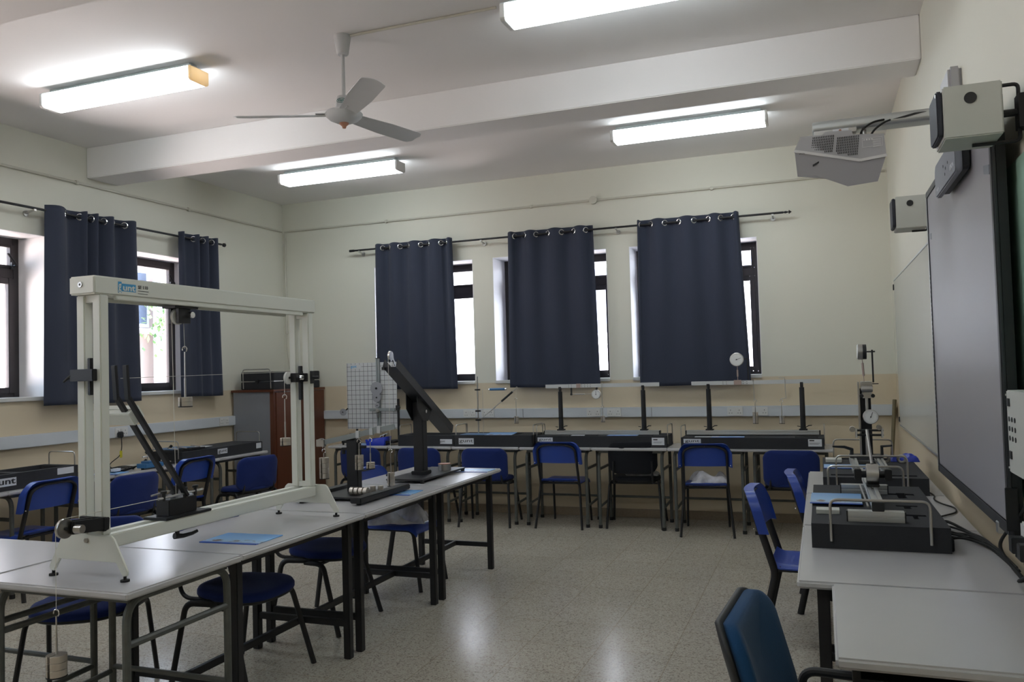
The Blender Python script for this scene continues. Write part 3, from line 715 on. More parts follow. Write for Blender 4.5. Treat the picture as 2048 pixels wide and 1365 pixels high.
for (y0, y1, l) in ((2.925, 3.945, 'middle table under the far end of the ivory frame, with a blue brochure'),
                    (3.945, 4.995, 'middle table carrying the lever balance with hanging weights'),
                    (4.995, 5.99, 'far middle table carrying the sloping black channel on a pillar')):
    desk_black(l, 0.765, y1-y0, (-2.748, (y0+y1)/2, 0))
desk_black('right wall table carrying the near black tray and the coiled cables', 0.73, 1.05, (0.256, 3.577, 0))
desk_black('right wall table beyond the seam, with the far end of the near tray', 0.73, 1.0, (0.256, 4.603, 0))
desk_black('last table of the right row, under the far black tray', 0.73, 1.0, (0.256, 5.605, 0))
t = Thing('desk', 'small desk in the bottom right corner of the photo, empty top', 'desk', (0.315, 2.667, 0), 0, local=True)
t.part('tabletop', MB().box(-0.31, 0.31, -0.382, 0.381, DZ-0.030, DZ), 'laminate', 0.008, seg=3)
for s in (-1, 1):
    for q in (-1, 1): t.part('leg', MB().box(s*0.22-0.0225, s*0.22+0.0225, q*0.30-0.0225, q*0.30+0.0225, 0, DZ-0.075), 'grey_paint', 0.004)
t.part('under_shelf', MB().box(-0.27, 0.27, -0.34, 0.34, DZ-0.075, DZ-0.062).box(-0.27, -0.25, -0.34, 0.34, DZ-0.062, DZ-0.030).box(0.25, 0.27, -0.34, 0.34, DZ-0.062, DZ-0.030), 'black_metal')

# ================================================================== CHAIRS (local forward = +y)
def chair_plastic(lbl, loc, rz):
    t = Thing('plastic_chair', lbl, 'chair', loc, rz, 'blue plastic chairs with black frames', local=True)
    def seat(u, v):
        x = (u-0.5)*0.41; y = -0.19+0.43*v
        k = 1-0.10*(1-math.sin(PI*min(1, v*1.0)))*0.5
        z = 0.452-0.018*math.cos((u-0.5)*PI)*math.sin(PI*min(1, v*1.15)) if v < 0.87 else 0.452
        if v > 0.82: z -= (v-0.82)**2*1.4
        if v < 0.08: z += (0.08-v)*0.25
        if abs(u-0.5) > 0.44: z -= (abs(u-0.5)-0.44)*0.35
        return (x*k, y, z)
    mb = MB(); nu, nv = 20, 20
    top = [seat(i/nu, j/nv) for j in range(nv+1) for i in range(nu+1)]; bot = [(p[0], p[1], p[2]-0.007) for p in top]
    n1 = nu+1; N = len(top); fs = []
    for j in range(nv):
        for i in range(nu):
            a = j*n1+i; fs.append((a, a+1, a+n1+1, a+n1)); fs.append((N+a, N+a+n1, N+a+n1+1, N+a+1))
    for i in range(nu): fs.append((i, N+i, N+i+1, i+1)); q = nv*n1+i; fs.append((q, q+1, N+q+1, N+q))
    for j in range(nv): q = j*n1; fs.append((q, q+n1, N+q+n1, N+q)); q = j*n1+nu; fs.append((q, N+q, N+q+n1, q+n1))
    mb.add(top+bot, fs)
    for k in range(5): mb.box(-0.12, 0.12, -0.10+k*0.045, -0.088+k*0.045, 0.4325, 0.4415)
    t.part('seat', mb, 'blue_plastic', smooth=0.8)
    mb = MB().roundrect(-0.235, 0.235, 0.625, 0.835, 0.085, -0.014, 0.014, rb=0.02, n=8)
    def bend(p): return (p.x, p.y-0.265-(p.z-0.73)*0.25+0.030*math.cos(p.x/0.235*PI/2)*-1+0.03, p.z)
    mbb = MB()
    # curved shell: panel in thin vertical strips so that it can bow backwards, with a rolled rim
    NX = 24
    def shell(side):
        rows = []
        for j in range(13):
            v = j/12; row = []
            for i in range(NX+1):
                u = i/NX; x = (u-0.5)*0.47
                zt = 0.835-max(0, abs(x)-0.150)**2*9.0-max(0, abs(x)-0.205)*0.9; zb = 0.628+max(0, abs(x)-0.19)*-0.3
                z = zb+(zt-zb)*v; y = -0.268-(z-0.73)*0.26+0.034*(abs(x)/0.235)**2
                rim = min(1.0, min((0.235-abs(x))/0.02, (zt-z)/0.022+0.0))
                y += side*(0.006+0.006*(1-max(0, rim)))
                if side < 0: y -= 0.030*max(0.0, min(1.0, max((abs(x)-0.203)/0.008, 1-(zt-z)/0.020)))
                row.append((x, y, z))
            rows.append(row)
        return rows
    A_, B_ = shell(-1), shell(1); n1 = NX+1; vs = [p for r in A_ for p in r]+[p for r in B_ for p in r]; N = 13*n1; fs = []
    for j in range(12):
        for i in range(NX):
            a = j*n1+i; fs.append((a, a+1, a+n1+1, a+n1)); fs.append((N+a, N+a+n1, N+a+n1+1, N+a+1))
    for i in range(NX): fs.append((i, N+i, N+i+1, i+1)); q = 12*n1+i; fs.append((q, q+1, N+q+1, N+q))
    for j in range(12): q = j*n1; fs.append((q, q+n1, N+q+n1, N+q)); q = j*n1+NX; fs.append((q, N+q, N+q+n1, q+n1))
    mbb.add(vs, fs)
    bk = t.part('backrest', mbb, 'blue_plastic', smooth=1.0)
    for s in (-1, 1): t.part('screw', MB().lathe([(0.0055, -0.264+0.0), (0.004, -0.269), (0.001, -0.270)], (s*0.218, -0.005, 0.637), 10, axis='y'), 'chrome', parent=bk)
    for s in (-1, 1):
        t.part('rear_leg', MB().tube(fillet([(s*0.232, -0.265, 0.0), (s*0.195, -0.170, 0.40), (s*0.192, -0.190, 0.47), (s*0.188, -0.283, 0.775), (s*0.10, -0.297, 0.812), (0, -0.299, 0.812)], 0.05, 6), 0.0135, 12, flat=(1.5, 0.85)), 'black_metal')
        t.part('front_leg', MB().tube(fillet([(s*0.192, 0.262, 0.0), (s*0.180, 0.205, 0.425), (s*0.185, -0.17, 0.425)], 0.05, 6), 0.012, 12, flat=(1.3, 0.9)), 'black_metal')
    t.part('crossbar', MB().tube([(-0.185, 0.14, 0.425), (0.185, 0.14, 0.425)], 0.011, 8).tube([(-0.19, -0.14, 0.425), (0.19, -0.14, 0.425)], 0.011, 8), 'black_metal')
    return t

def pad(x0, x1, z0, z1, r, y, th, bowl=0.0, rake=0.0, rb=None, puff=0.010, n=18):
    """upholstered pad in the xz plane with soft rim; returns MB"""
    mb = MB(); prof = []
    rb = rb or r
    base = []
    for (cx, cz, a0, rr) in ((x1-r, z1-r, 0, r), (x0+r, z1-r, 90, r), (x0+rb, z0+rb, 180, rb), (x1-rb, z0+rb, 270, rb)):
        for k in range(8): a = math.radians(a0+90*k/8); base.append((cx+rr*math.cos(a), cz+rr*math.sin(a)))
    cx, cz = (x0+x1)/2, (z0+z1)/2; N = len(base); vs = []; fs = []
    def P_(px, pz, off): return (px, y+bowl*((px-cx)/((x1-x0)/2))**2+rake*(pz-z0)+off, pz)
    rings = [(1.0, th/2), (0.985, th/2+puff*0.35), (0.94, th/2+puff*0.8), (0.80, th/2+puff), (0.5, th/2+puff), (0.2, th/2+puff)]
    for (k, o_) in rings[::-1]: vs += [P_(cx+(px-cx)*k, cz+(pz-cz)*k, o_) for px, pz in base]
    for (k, o_) in rings: vs += [P_(cx+(px-cx)*k, cz+(pz-cz)*k, -o_+puff*0.6) for px, pz in base]
    R_ = len(rings)*2
    for i in range(R_-1):
        for k in range(N): fs.append((i*N+k, i*N+(k+1)%N, (i+1)*N+(k+1)%N, (i+1)*N+k))
    fs.append(tuple(range(N))[::-1]); fs.append(tuple((R_-1)*N+k for k in range(N)))
    return mb.add(vs, fs)

def chair_padded(lbl, loc, rz, fabric, low=False, arms=False, shell=None, group='padded conference chairs', tall=False):
    t = Thing('padded_chair', lbl, 'chair', loc, rz, group, local=True)
    # seat pad: wide, rounded front, soft top
    out = []
    for k in range(48):
        a = 2*PI*k/48; ca, sa = math.cos(a), math.sin(a); p_ = 2.7
        x = 0.235*math.copysign(abs(ca)**(2/p_), ca); y = 0.215*math.copysign(abs(sa)**(2/p_), sa)+0.01
        if y < 0: x *= 0.93
        out.append((x, y))
    def ring_pad(scales, zs_):
        vs = []; fs = []; N = len(out)
        for k, z in zip(scales, zs_): vs += [(x*k, 0.01+(y-0.01)*k, z+0.010*((y)/0.21)**2*(1 if y < 0 else -1.2)*k) for x, y in out]
        for i in range(len(scales)-1):
            for k in range(N): fs.append((i*N+k, i*N+(k+1)%N, (i+1)*N+(k+1)%N, (i+1)*N+k))
        fs.append(tuple(range(N))[::-1]); fs.append(tuple((len(scales)-1)*N+k for k in range(N)))
        return MB().add(vs, fs)
    t.part('seat', ring_pad([0.97, 1.0, 1.0, 0.97, 0.85, 0.5, 0.15], [0.438, 0.446, 0.462, 0.474, 0.481, 0.483, 0.481]), fabric, smooth=1.2)
    t.part('seat_shell', ring_pad([0.6, 0.9, 0.975, 0.985], [0.418, 0.421, 0.432, 0.440]), 'black_plastic', smooth=1.2)
    if low: z0, z1, yb, rk, bw = 0.455, 0.770, -0.200, -0.10, 0.235
    else: z0, z1, yb, rk, bw = 0.515, 0.825, -0.235, -0.16, 0.232
    if tall: z0, z1, yb, rk, bw = 0.54, 0.885, -0.215, -0.27, 0.235
    bk = t.part('backrest', pad(-bw, bw, z0, z1, 0.085, yb, 0.03, bowl=0.045, rake=rk, rb=0.10 if not low else 0.07, puff=0.014), fabric, smooth=1.2)
    if shell: t.part('back_shell', pad(-bw-0.004, bw+0.004, z0-0.004, z1+0.004, 0.088, yb-0.026, 0.012, bowl=0.045, rake=rk, rb=0.10, puff=0.010), shell, parent=None, smooth=1.2)
    for s in (-1, 1):
        t.part('rear_leg', MB().tube(fillet([(s*0.262, -0.245, 0.0), (s*0.235, -0.165, 0.422), (s*0.215, 0.02, 0.424)], 0.05, 6), 0.0125, 12, flat=(1.3, 0.95)), 'black_metal')
        t.part('front_leg', MB().tube(fillet([(s*0.262, 0.232, 0.0), (s*0.232, 0.115, 0.410), (s*0.215, -0.02, 0.412)], 0.05, 6), 0.0125, 12, flat=(1.3, 0.95)), 'black_metal')
        if not low: t.part('back_bracket', MB().tube(fillet([(s*0.185, -0.05, 0.430), (s*0.185, -0.245, 0.430), (s*0.18, -0.262, 0.64)], 0.07, 7), 0.011, 8), 'black_metal')
        else: t.part('back_bracket', MB().tube(fillet([(s*0.185, -0.05, 0.430), (s*0.182, -0.190, 0.430), (s*0.17, -0.192, 0.52)], 0.05, 7), 0.011, 8), 'black_metal')
        if arms: t.part('armrest', MB().tube(fillet([(s*0.25, -0.15, 0.425), (s*0.262, -0.17, 0.637), (s*0.262, 0.115, 0.637), (s*0.25, 0.125, 0.425)], 0.05, 8), 0.013, 10), 'black_plastic')
    t.part('crossbar', MB().tube([(-0.232, 0.10, 0.412), (0.232, 0.10, 0.412)], 0.010, 8).tube([(-0.236, -0.12, 0.418), (0.236, -0.12, 0.418)], 0.010, 8), 'black_metal')
    return t
def rd(a): return math.radians(a)
cp = chair_plastic('blue plastic chair at the back desks, under the first white beam', (-2.41, 7.80, 0), rd(1))
for (x, y, a, l) in ((-1.025, 7.71, 6, 'blue plastic chair at the back desks with a clear bag on its seat'),
                     (-5.55, 4.45, 90, 'blue plastic chair at the left desks just left of the ivory frame post'),
                     (-5.53, 5.90, 90, 'blue plastic chair at the left desks seen through the ivory frame, bag on seat'),
                     (-2.93, 5.38, -92, 'blue plastic chair pushed under the middle tables with clear film on its seat'),
                     (-0.095, 4.84, -92, 'blue plastic chair at the right desks in front of the near black tray'),
                     (0.09, 5.56, -90, 'blue plastic chair at the right desks in front of the far black tray')):
    dup(cp.o, (x, y, 0), rd(a), l)
ch = chair_padded('blue padded chair pushed under the middle table nearest the camera', (-2.83, 3.51, 0), rd(-91), 'blue_fabric')
dup(ch.o, (-2.94, 4.43, 0), rd(-88), 'blue padded chair pushed under the middle table with the lever balance')
dup(ch.o, (-3.41, 3.06, 0), rd(180+30), 'blue padded chair turned askew behind the table at the left edge')
cl = chair_padded('dark blue low-backed chair at the back desks behind the lever balance pillar', (-4.56, 7.70, 0), rd(0), 'blue_fabric', low=True)
for (x, y, a, l) in ((-3.88, 7.70, 2, 'dark blue low-backed chair at the back desks behind the tall black pillar'),
                     (-3.17, 7.70, 6, 'blue low-backed chair at the back desks right of the far middle table end'),
                     (-0.28, 7.72, 1, 'dark blue low-backed chair at the right end of the back desks'),
                     (-5.50, 5.27, 86, 'blue low-backed chair at the left desks behind the ivory frame post'),
                     (-5.33, 6.66, 77, 'blue low-backed chair standing askew in front of the cupboard')):
    dup(cl.o, (x, y, 0), rd(a), l)
chair_padded('black padded chair at the back desks between two blue plastic chairs', (-1.725, 7.93, 0), rd(5), 'black_fabric', group=None)
chair_padded('teal padded armchair with black back shell at the bottom right', (0.055, 2.28, 0), rd(-95), 'teal_fabric', arms=True, tall=True, shell='black_plastic', group=None)

# ------------------------------------------------------------------ crumpled film bags
def bag(lbl, loc, w, d, h, seed, rz=0, name='film_bag'):
    rn = random.Random(seed); ph = [(rn.uniform(1, 9), rn.uniform(1, 9), rn.uniform(0, 6)) for _ in range(9)]
    def f(x, y): return sum(math.sin(a*x*0.9+b*y*0.9+c) for a, b, c in ph)/5
    mb = MB(); N = 26
    c_, s_ = math.cos(rz), math.sin(rz)
    def sheet(top):
        g = []
        for j in range(N+1):
            for i in range(N+1):
                u, v = i/N*2-1, j/N*2-1
                e = max(0, 1-max(abs(u), abs(v))**3)
                x = u*w/2*(1+0.12*f(u+2, v)); y = v*d/2*(1+0.12*f(u, v+3))
                z = 0.003+(h*e**0.6*(0.55+0.55*f(u*0.7, v*0.7+top)*1.3+0.2*u) if top else 0)+(0.004*abs(f(u*3, v*3)) if top else 0)
                z = max(z, 0.003*(1 if top else 0.3))
                g.append((loc[0]+x*c_-y*s_, loc[1]+x*s_+y*c_, loc[2]+z))
        return g
    A_, B_ = sheet(1), sheet(0); n1 = N+1; K = len(A_); fs = []
    for j in range(N):
        for i in range(N):
            a = j*n1+i; fs.append((a, a+1, a+n1+1, a+n1)); fs.append((K+a, K+a+n1, K+a+n1+1, K+a+1))
    for i in range(N): fs.append((i, K+i, K+i+1, i+1)); q = N*n1+i; fs.append((q, q+1, K+q+1, K+q))
    for j in range(N): q = j*n1; fs.append((q, q+n1, K+q+n1, K+q)); q = j*n1+N; fs.append((q, K+q, K+q+n1, q+n1))
    mb.add(A_+B_, fs)
    return single(name, mb, 'film', lbl, 'bag', smooth=0.45, loc=loc)
bag('crumpled clear film bag on the blue chair under the middle tables', (-2.93, 5.32, 0.462), 0.42, 0.34, 0.15, 4, 0.4)
bag('crumpled clear bag on the blue chair at the back desks', (-1.0, 7.72, 0.460), 0.33, 0.26, 0.10, 9, 0.2)
bag('folded pale bag on the seat of the black chair', (-1.66, 7.90, 0.488), 0.30, 0.22, 0.05, 12, 0.1)
bag('clear bag on the blue chair seen through the ivory frame', (-5.55, 5.93, 0.460), 0.30, 0.28, 0.07, 15, 1.2)

# ================================================================== CUPBOARD AND CASE
t = Thing('cupboard', 'low cupboard with brown doors and a grey side in the left back corner', 'cupboard', (-5.76, 7.80, 0))
t.part('carcass', MB().box(-6.03, -5.505, 7.345, 8.28, 0.0, 1.372), 'grey_panel', 0.003, label='grey side panel')
t.part('top_board', MB().box(-6.045, -5.485, 7.325, 8.30, 1.372, 1.397), 'red_wood', 0.003)
t.part('corner_post', MB().box(-5.548, -5.497, 7.340, 7.372, 0.0, 1.372), 'red_wood', 0.002)
for (a, b) in ((7.375, 7.822), (7.828, 8.278)):
    d_ = t.part('door', MB().box(-5.504, -5.486, a, b, 0.03, 1.365), 'red_wood', 0.002)
    yy = b-0.05 if a < 7.5 else a+0.05
    t.part('door_knob', MB().lathe([(0.006, 0), (0.006, 0.012), (0.012, 0.018), (0.011, 0.024), (0.001, 0.026)], (-5.486, yy, 0.80), 14, axis='x'), 'steel', parent=d_)

def handle(t, pts, r=0.0055, m='steel'): return t.part('handle', MB().tube(fillet(pts, 0.03, 6), r, 8), m)
t = Thing('equipment_case', 'black equipment case of two stacked trays on top of the cupboard', 'case', (-5.74, 7.80, 1.397))
t.part('lower_tray', MB().box(-5.97, -5.53, 7.40, 8.26, 1.397, 1.482), 'black_foam', 0.006)
t.part('upper_tray', MB().box(-5.97, -5.53, 7.40, 8.26, 1.492, 1.590), 'black_foam', 0.006)
t.part('case_seam', MB().box(-5.96, -5.54, 7.41, 8.25, 1.482, 1.492), 'steel')
handle(t, [(-5.93, 7.393, 1.41), (-5.93, 7.385, 1.62), (-5.57, 7.385, 1.62), (-5.57, 7.393, 1.41)])
t.part('latch', MB().box(-5.77, -5.73, 7.385, 7.40, 1.465, 1.51), 'black_plastic', 0.002)
t.part('clamp_screw', MB().cyl((-5.53, 7.70, 1.485), (-5.40, 7.66, 1.485), 0.012, n=12).lathe([(0.02, 0), (0.02, 0.02)], (-5.40, 7.66, 1.485), 12, axis='x'), 'steel')

# ================================================================== BLACK TRAYS
def label_plate(t, par, x0, x1, y, z0, z1, face='-y', txt=None):
    if face == '-y': lo = t.part('label', MB().box(x0, x1, y-0.001, y, z0, z1), 'label', parent=par)
    else: lo = t.part('label', MB().box(y, y+0.001, x0, x1, z0, z1), 'label', parent=par)
    return lo
def tray(lbl, x0, x1, y0, y1, z0, z1, pockets, long='x', grp='black foam-lined storage trays'):
    t = Thing('storage_tray', lbl, 'tray', ((x0+x1)/2, (y0+y1)/2, z0), group=grp)
    fl = z0+(z1-z0)*0.45
    us = sorted({x0, x1} | {p[0] for p in pockets} | {p[1] for p in pockets}); vs = sorted({y0, y1} | {p[2] for p in pockets} | {p[3] for p in pockets})
    # a solid block with recessed pockets: one skin mesh
    ub, vb = us, vs; mb = MB()
    def isp(cx, cy): return any(p[0] < cx < p[1] and p[2] < cy < p[3] for p in pockets)
    H = {}
    for i in range(len(ub)-1):
        for j in range(len(vb)-1): H[i, j] = fl if isp((ub[i]+ub[i+1])/2, (vb[j]+vb[j+1])/2) else z1
    for (i, j), h in H.items():
        a, b, c, d = ub[i], ub[i+1], vb[j], vb[j+1]
        mb.add([(a, c, h), (b, c, h), (b, d, h), (a, d, h)], [(0,1,2,3)])
        mb.add([(a, c, z0), (b, c, z0), (b, d, z0), (a, d, z0)], [(0,3,2,1)])
        for (di, dj, p, q) in ((-1, 0, (a, c), (a, d)), (1, 0, (b, d), (b, c)), (0, -1, (b, c), (a, c)), (0, 1, (a, d), (b, d))):
            h2 = H.get((i+di, j+dj), z0)
            if h2 < h: mb.add([(*p, h2), (*q, h2), (*q, h), (*p, h)], [(0,1,2,3)])
    body = t.part('tray_body', mb, 'black_foam')
    t.part('base_rim', MB().box(x0+0.008, x1-0.008, y0+0.008, y1-0.008, z0-0.0, z0+0.012), 'black_plastic')
    if long == 'x':
        ya, yb_ = y0+0.05, y1-0.05
        for x in (x0-0.004, x1+0.004): handle(t, [(x, ya, z0+0.03), (x, ya, z1+0.10), (x, yb_, z1+0.10), (x, yb_, z0+0.03)], 0.0045)
    return t, body
# trays on the back desks
t, b = tray('black tray on the back desks between the blue tub and the sloping channel', -4.1903, -3.5472, 7.6791, 8.0396, 0.7700, 0.8820, [(-4.1124, -3.6251, 7.7473, 7.9714)])
lo = label_plate(t, b, -3.7031, -3.5667, 7.6791, 0.7943, 0.8430); text_part(t, 'label_text', 'gunt', 0.032, (-3.6739, 7.6791-0.002, 0.8216), '-y', 'ink', lo)
t, b = tray('black tray on the back desks with two blue brochures and the thin stand', -3.5277, -2.6945, 7.6498, 8.0396, 0.7700, 0.8850, [(-3.2743, -2.8748, 7.7278, 7.9617)])
lo = label_plate(t, b, -3.4790, -3.3133, 7.6498, 0.7943, 0.8557); text_part(t, 'label_text', 'gunt', 0.050, (-3.3961, 7.6498-0.002, 0.8304), '-y', 'ink', lo, width=0.15)
t1, b1 = tray('black tray under the first white beam, behind the blue and black chairs', -2.6604, -1.3740, 7.6791, 8.0396, 0.7700, 0.8772, [(-2.3388, -2.0465, 7.7278, 7.8252), (-1.9490, -1.5105, 7.7278, 7.8252)])
lo = label_plate(t1, b1, -2.6409, -2.4850, 7.6791, 0.8236, 0.8625); text_part(t1, 'label_text', 'gunt', 0.034, (-2.5629, 7.6791-0.002, 0.8440), '-y', 'ink', lo, width=0.13)
label_plate(t1, b1, -1.5105, -1.3935, 7.6791, 0.7943, 0.8625)
t2, b2 = tray('black tray under the second white beam, at the right end of the back desks', -1.2327, 0.0000, 7.6303, 7.9909, 0.7700, 0.8674, [(-1.0720, -0.6822, 7.6791, 7.7765), (-0.2436, -0.0487, 7.6791, 7.7765)])
lo = label_plate(t2, b2, -1.2084, -1.0525, 7.6303, 0.8187, 0.8577); text_part(t2, 'label_text', 'gunt', 0.034, (-1.1304, 7.6303-0.002, 0.8392), '-y', 'ink', lo, width=0.13)
label_plate(t2, b2, -0.1316, -0.0195, 7.6303, 0.7943, 0.8577)
for (tt, bb, xx) in ((t1, b1, -1.4520), (t2, b2, -0.0755)):
    yy = 7.6791 if tt is t1 else 7.6303
    tt.part('label_print', MB().box(xx-0.045, xx-0.005, yy-0.0018, yy-0.001, 0.840, 0.850).box(xx-0.045, xx+0.04, yy-0.0018, yy-0.001, 0.822, 0.8245).box(xx-0.045, xx+0.03, yy-0.0018, yy-0.001, 0.812, 0.8145), 'ink', parent=bb)

# ------------------------------------------------------------------ beam apparatus on the back desks
def hex_weight(t, x, y, ztop_hook, zrod, z0, z1, r, name='weight', m='brass_steel', hook=True):
    pass
def hanging_weight(lbl, x, y, zt, z0, z1, r, slot_dir=-1, group=None, ring=0.013, disks=4):
    """slotted weight stack on a hooked hanger rod; top hook at zt"""
    t = Thing('hanging_weight', lbl, 'weight', (x, y, z0), group=group)
    mb = MB(); pts = []
    for k in range(13):
        a = math.radians(-50+k*250/12); pts.append((x+ring*math.cos(a), y, zt-ring+ring*math.sin(a)))
    mb.tube(pts, 0.0022, 6); t.part('hook', mb, 'chrome')
    t.part('hanger_rod', MB().cyl((x, y, zt-2*ring+0.002), (x, y, z1+(zt-z1)*0.35), 0.0028, n=8).cyl((x, y, z1+(zt-z1)*0.37), (x, y, z0+0.004), 0.0042, n=10), 'steel')
    n = 30; hh = (z1-z0-0.004)/disks
    for q in range(disks):
        vs = []; fs = []; za, zb = z0+0.004+q*hh, z0+0.004+(q+1)*hh-0.0012
        out_ = []
        for k in range(n+1):
            a = math.radians(-90+9+k*(342)/n); out_.append((x+r*math.cos(a), y+r*math.sin(a)))
        g = r*math.sin(math.radians(9)); out_ += [(x-g, y-0.0), (x+g, y-0.0)]
        t.part('slotted_disc', MB().prism(out_, 'z', za, zb), 'brass_steel', 0.0008, seg=1)
    t.part('base_disc', MB().cyl((x, y, z0), (x, y, z0+0.004), r*1.03, n=28), 'black_metal')
    return t
def dial_gauge(t, c, r, face='-y', par=None, needle=0.6):
    x, y, z = c
    if face == '-y':
        g = t.part('dial_gauge', MB().lathe([(r*0.7, 0.030), (r, 0.026), (r, 0.0), (r*0.93, -0.003)], (x, y, z), 36, axis='y'), 'steel', parent=par)
        f = t.part('dial_face', MB().disc((x, y-0.0045, z), r*0.9, 0.003, 'y', 36), 'dial', parent=g)
        mk_ = MB()
        for k in range(40):
            a = 2*PI*k/40; L_ = 0.16 if k % 5 == 0 else 0.09
            mk_.bar((x+r*0.84*math.cos(a), y-0.0065, z+r*0.84*math.sin(a)), (x+r*(0.84-L_)*math.cos(a), y-0.0065, z+r*(0.84-L_)*math.sin(a)), 0.0009, 0.0004, up=(0,1,0))
        mk_.bar((x-r*0.18*math.cos(needle), y-0.0075, z-r*0.18*math.sin(needle)), (x+r*0.7*math.cos(needle), y-0.0075, z+r*0.7*math.sin(needle)), 0.003, 0.0006, up=(0,1,0)).disc((x, y-0.0075, z), r*0.09, 0.002, 'y', 14)
        t.part('dial_marks', mk_, 'ink', parent=g)
    else:
        g = t.part('dial_gauge', MB().lathe([(r*0.7, 0.030), (r, 0.026), (r, 0.0), (r*0.93, -0.003)], (x, y, z), 36, axis='x'), 'steel', parent=par)
        t.part('dial_face', MB().disc((x-0.0045, y, z), r*0.9, 0.003, 'x', 36), 'dial', parent=g)
        t.part('gauge_back', MB().disc((x+0.038, y, z), r*0.96, 0.022, 'x', 36), 'black_plastic', parent=g)
    return g
def rail_mesh(x0, x1, y0, y1, z0, z1, axis='x'):
    """slotted aluminium extrusion"""
    mb = MB(); h = z1-z0
    if axis == 'x':
        ym = (y0+y1)/2
        prof = [(y0, z0), (y1, z0), (y1, z0+h*0.38), (y1-0.006, z0+h*0.42), (y1-0.006, z0+h*0.58), (y1, z0+h*0.62), (y1, z1), (ym+0.006, z1), (ym+0.005, z1-0.008), (ym-0.005, z1-0.008), (ym-0.006, z1), (y0, z1), (y0, z0+h*0.62), (y0+0.006, z0+h*0.58), (y0+0.006, z0+h*0.42), (y0, z0+h*0.38)]
        return mb.prism(prof, 'x', x0, x1)
    xm = (x0+x1)/2
    prof = [(x0, z0), (x1, z0), (x1, z0+h*0.38), (x1-0.006, z0+h*0.42), (x1-0.006, z0+h*0.58), (x1, z0+h*0.62), (x1, z1), (xm+0.006, z1), (xm+0.005, z1-0.008), (xm-0.005, z1-0.008), (xm-0.006, z1), (x0, z1), (x0, z0+h*0.62), (x0+0.006, z0+h*0.58), (x0+0.006, z0+h*0.42), (x0, z0+h*0.38)]
    return mb.prism(prof, 'y', y0, y1)
ry_ = 7.8934
def beam_app(lbl, x0, x1, p0, p1, bz0, bz1, rx0, rx1, holes):
    t = Thing('beam_apparatus', lbl, 'apparatus', ((rx0+rx1)/2, ry_, 0.8791), group='beam deflection rigs on the back desks')
    t.part('base_rail', rail_mesh(rx0, rx1, ry_-0.03, ry_+0.03, 0.8772, 0.9161), 'alu')
    t.part('end_stop', MB().box(rx0-0.012, rx0, ry_-0.028, ry_+0.028, 0.8752, 0.9142), 'black_plastic', 0.002)
    t.part('end_stop', MB().box(rx1, rx1+0.012, ry_-0.028, ry_+0.028, 0.8752, 0.9142), 'black_plastic', 0.002)
    for px in (p0, p1):
        c = t.part('post', MB().cyl((px, ry_, 0.9405), (px, ry_, bz0-0.035), 0.0235, 0.0215, n=24), 'black_metal')
        t.part('post_head', MB().cyl((px, ry_, bz0-0.035), (px, ry_, bz0-0.006), 0.014, n=18).box(px-0.014, px+0.014, ry_-0.012, ry_+0.008, bz0-0.012, bz0+0.012), 'black_metal', 0.002, parent=c)
        t.part('post_foot', MB().box(px-0.036, px+0.036, ry_-0.032, ry_+0.032, 0.9161, 0.9288).cyl((px, ry_, 0.9288), (px, ry_, 0.9415), 0.026, n=20), 'black_metal', 0.002, parent=c)
        t.part('clamp_lever', MB().tube([(px+0.024, ry_-0.02, 0.9454), (px+0.05, ry_-0.03, 0.9600), (px+0.075, ry_-0.035, 0.9619)], [0.004, 0.005, 0.004], 8).tube([(px-0.024, ry_-0.02, 0.9502), (px-0.05, ry_-0.028, 0.9551)], 0.0035, 8), 'black_plastic', parent=c)
    bm_ = t.part('beam', MB().box(x0, x1, ry_-0.008, ry_-0.002, bz0, bz1), 'grid_board', 0.001)
    mk_ = MB()
    for hx in holes:
        for hz in (bz0+0.010, bz1-0.010): mk_.disc((hx, ry_-0.0084, hz), 0.0035, 0.001, 'y', 10)
    t.part('screw', mk_, 'ink', parent=bm_)
    return t, bm_
t, bm_ = beam_app('white beam apparatus over the first tray with the dial gauge hung below', -2.6117, -1.4618, -2.4606, -1.6225, 1.3391, 1.3761, -2.6263, -1.4764, [-2.3680, -2.3388, -2.2316, -2.2024, -2.1731, -2.1439])
x_ = -2.2657; t.part('joint_block', MB().box(x_-0.022, x_+0.022, ry_-0.014, ry_-0.001, 1.3371, 1.3800), 'pink_metal', 0.002)
x_ = -2.3407; t.part('gauge_arm', MB().box(x_-0.008, x_+0.008, ry_-0.012, ry_-0.002, 1.2816, 1.3391).cyl((x_, ry_-0.02, 1.2748), (x_, ry_, 1.2748), 0.011, n=14), 'black_metal', 0.001)
t.part('gauge_stem', MB().cyl((x_, ry_-0.008, 1.2748), (-2.1244, ry_-0.008, 1.2748), 0.003, n=8).cyl((x_+0.04, ry_-0.008, 1.2748), (-2.2024, ry_-0.008, 1.2748), 0.0065, n=10), 'steel')
dial_gauge(t, (-2.0835, ry_-0.03, 1.2718), 0.046, needle=1.57)
x_ = -2.0806; t.part('gauge_holder', MB().box(x_-0.010, x_+0.010, ry_-0.014, ry_-0.001, 1.3157, 1.3391), 'black_metal', 0.001)
x_ = -2.0270; t.part('load_hook', MB().bar((x_, ry_-0.018, 1.3800), (x_, ry_-0.018, 1.1598), 0.006, 0.003).box(x_-0.003, x_+0.003, ry_-0.018, ry_+0.004, 1.3766, 1.3819), 'steel')
hanging_weight('small slotted weight hanging beside the dial gauge of the first beam', x_+0.003, ry_-0.018, 1.1598, 0.9970, 1.0604, 0.0205)
t, bm_ = beam_app('white beam apparatus on the right with the dial gauge standing above it', -1.1567, -0.0117, -1.0018, -0.1725, 1.3391, 1.3761, -1.2133, -0.0390, [-0.8644, -0.8332, -0.6822, -0.6480])
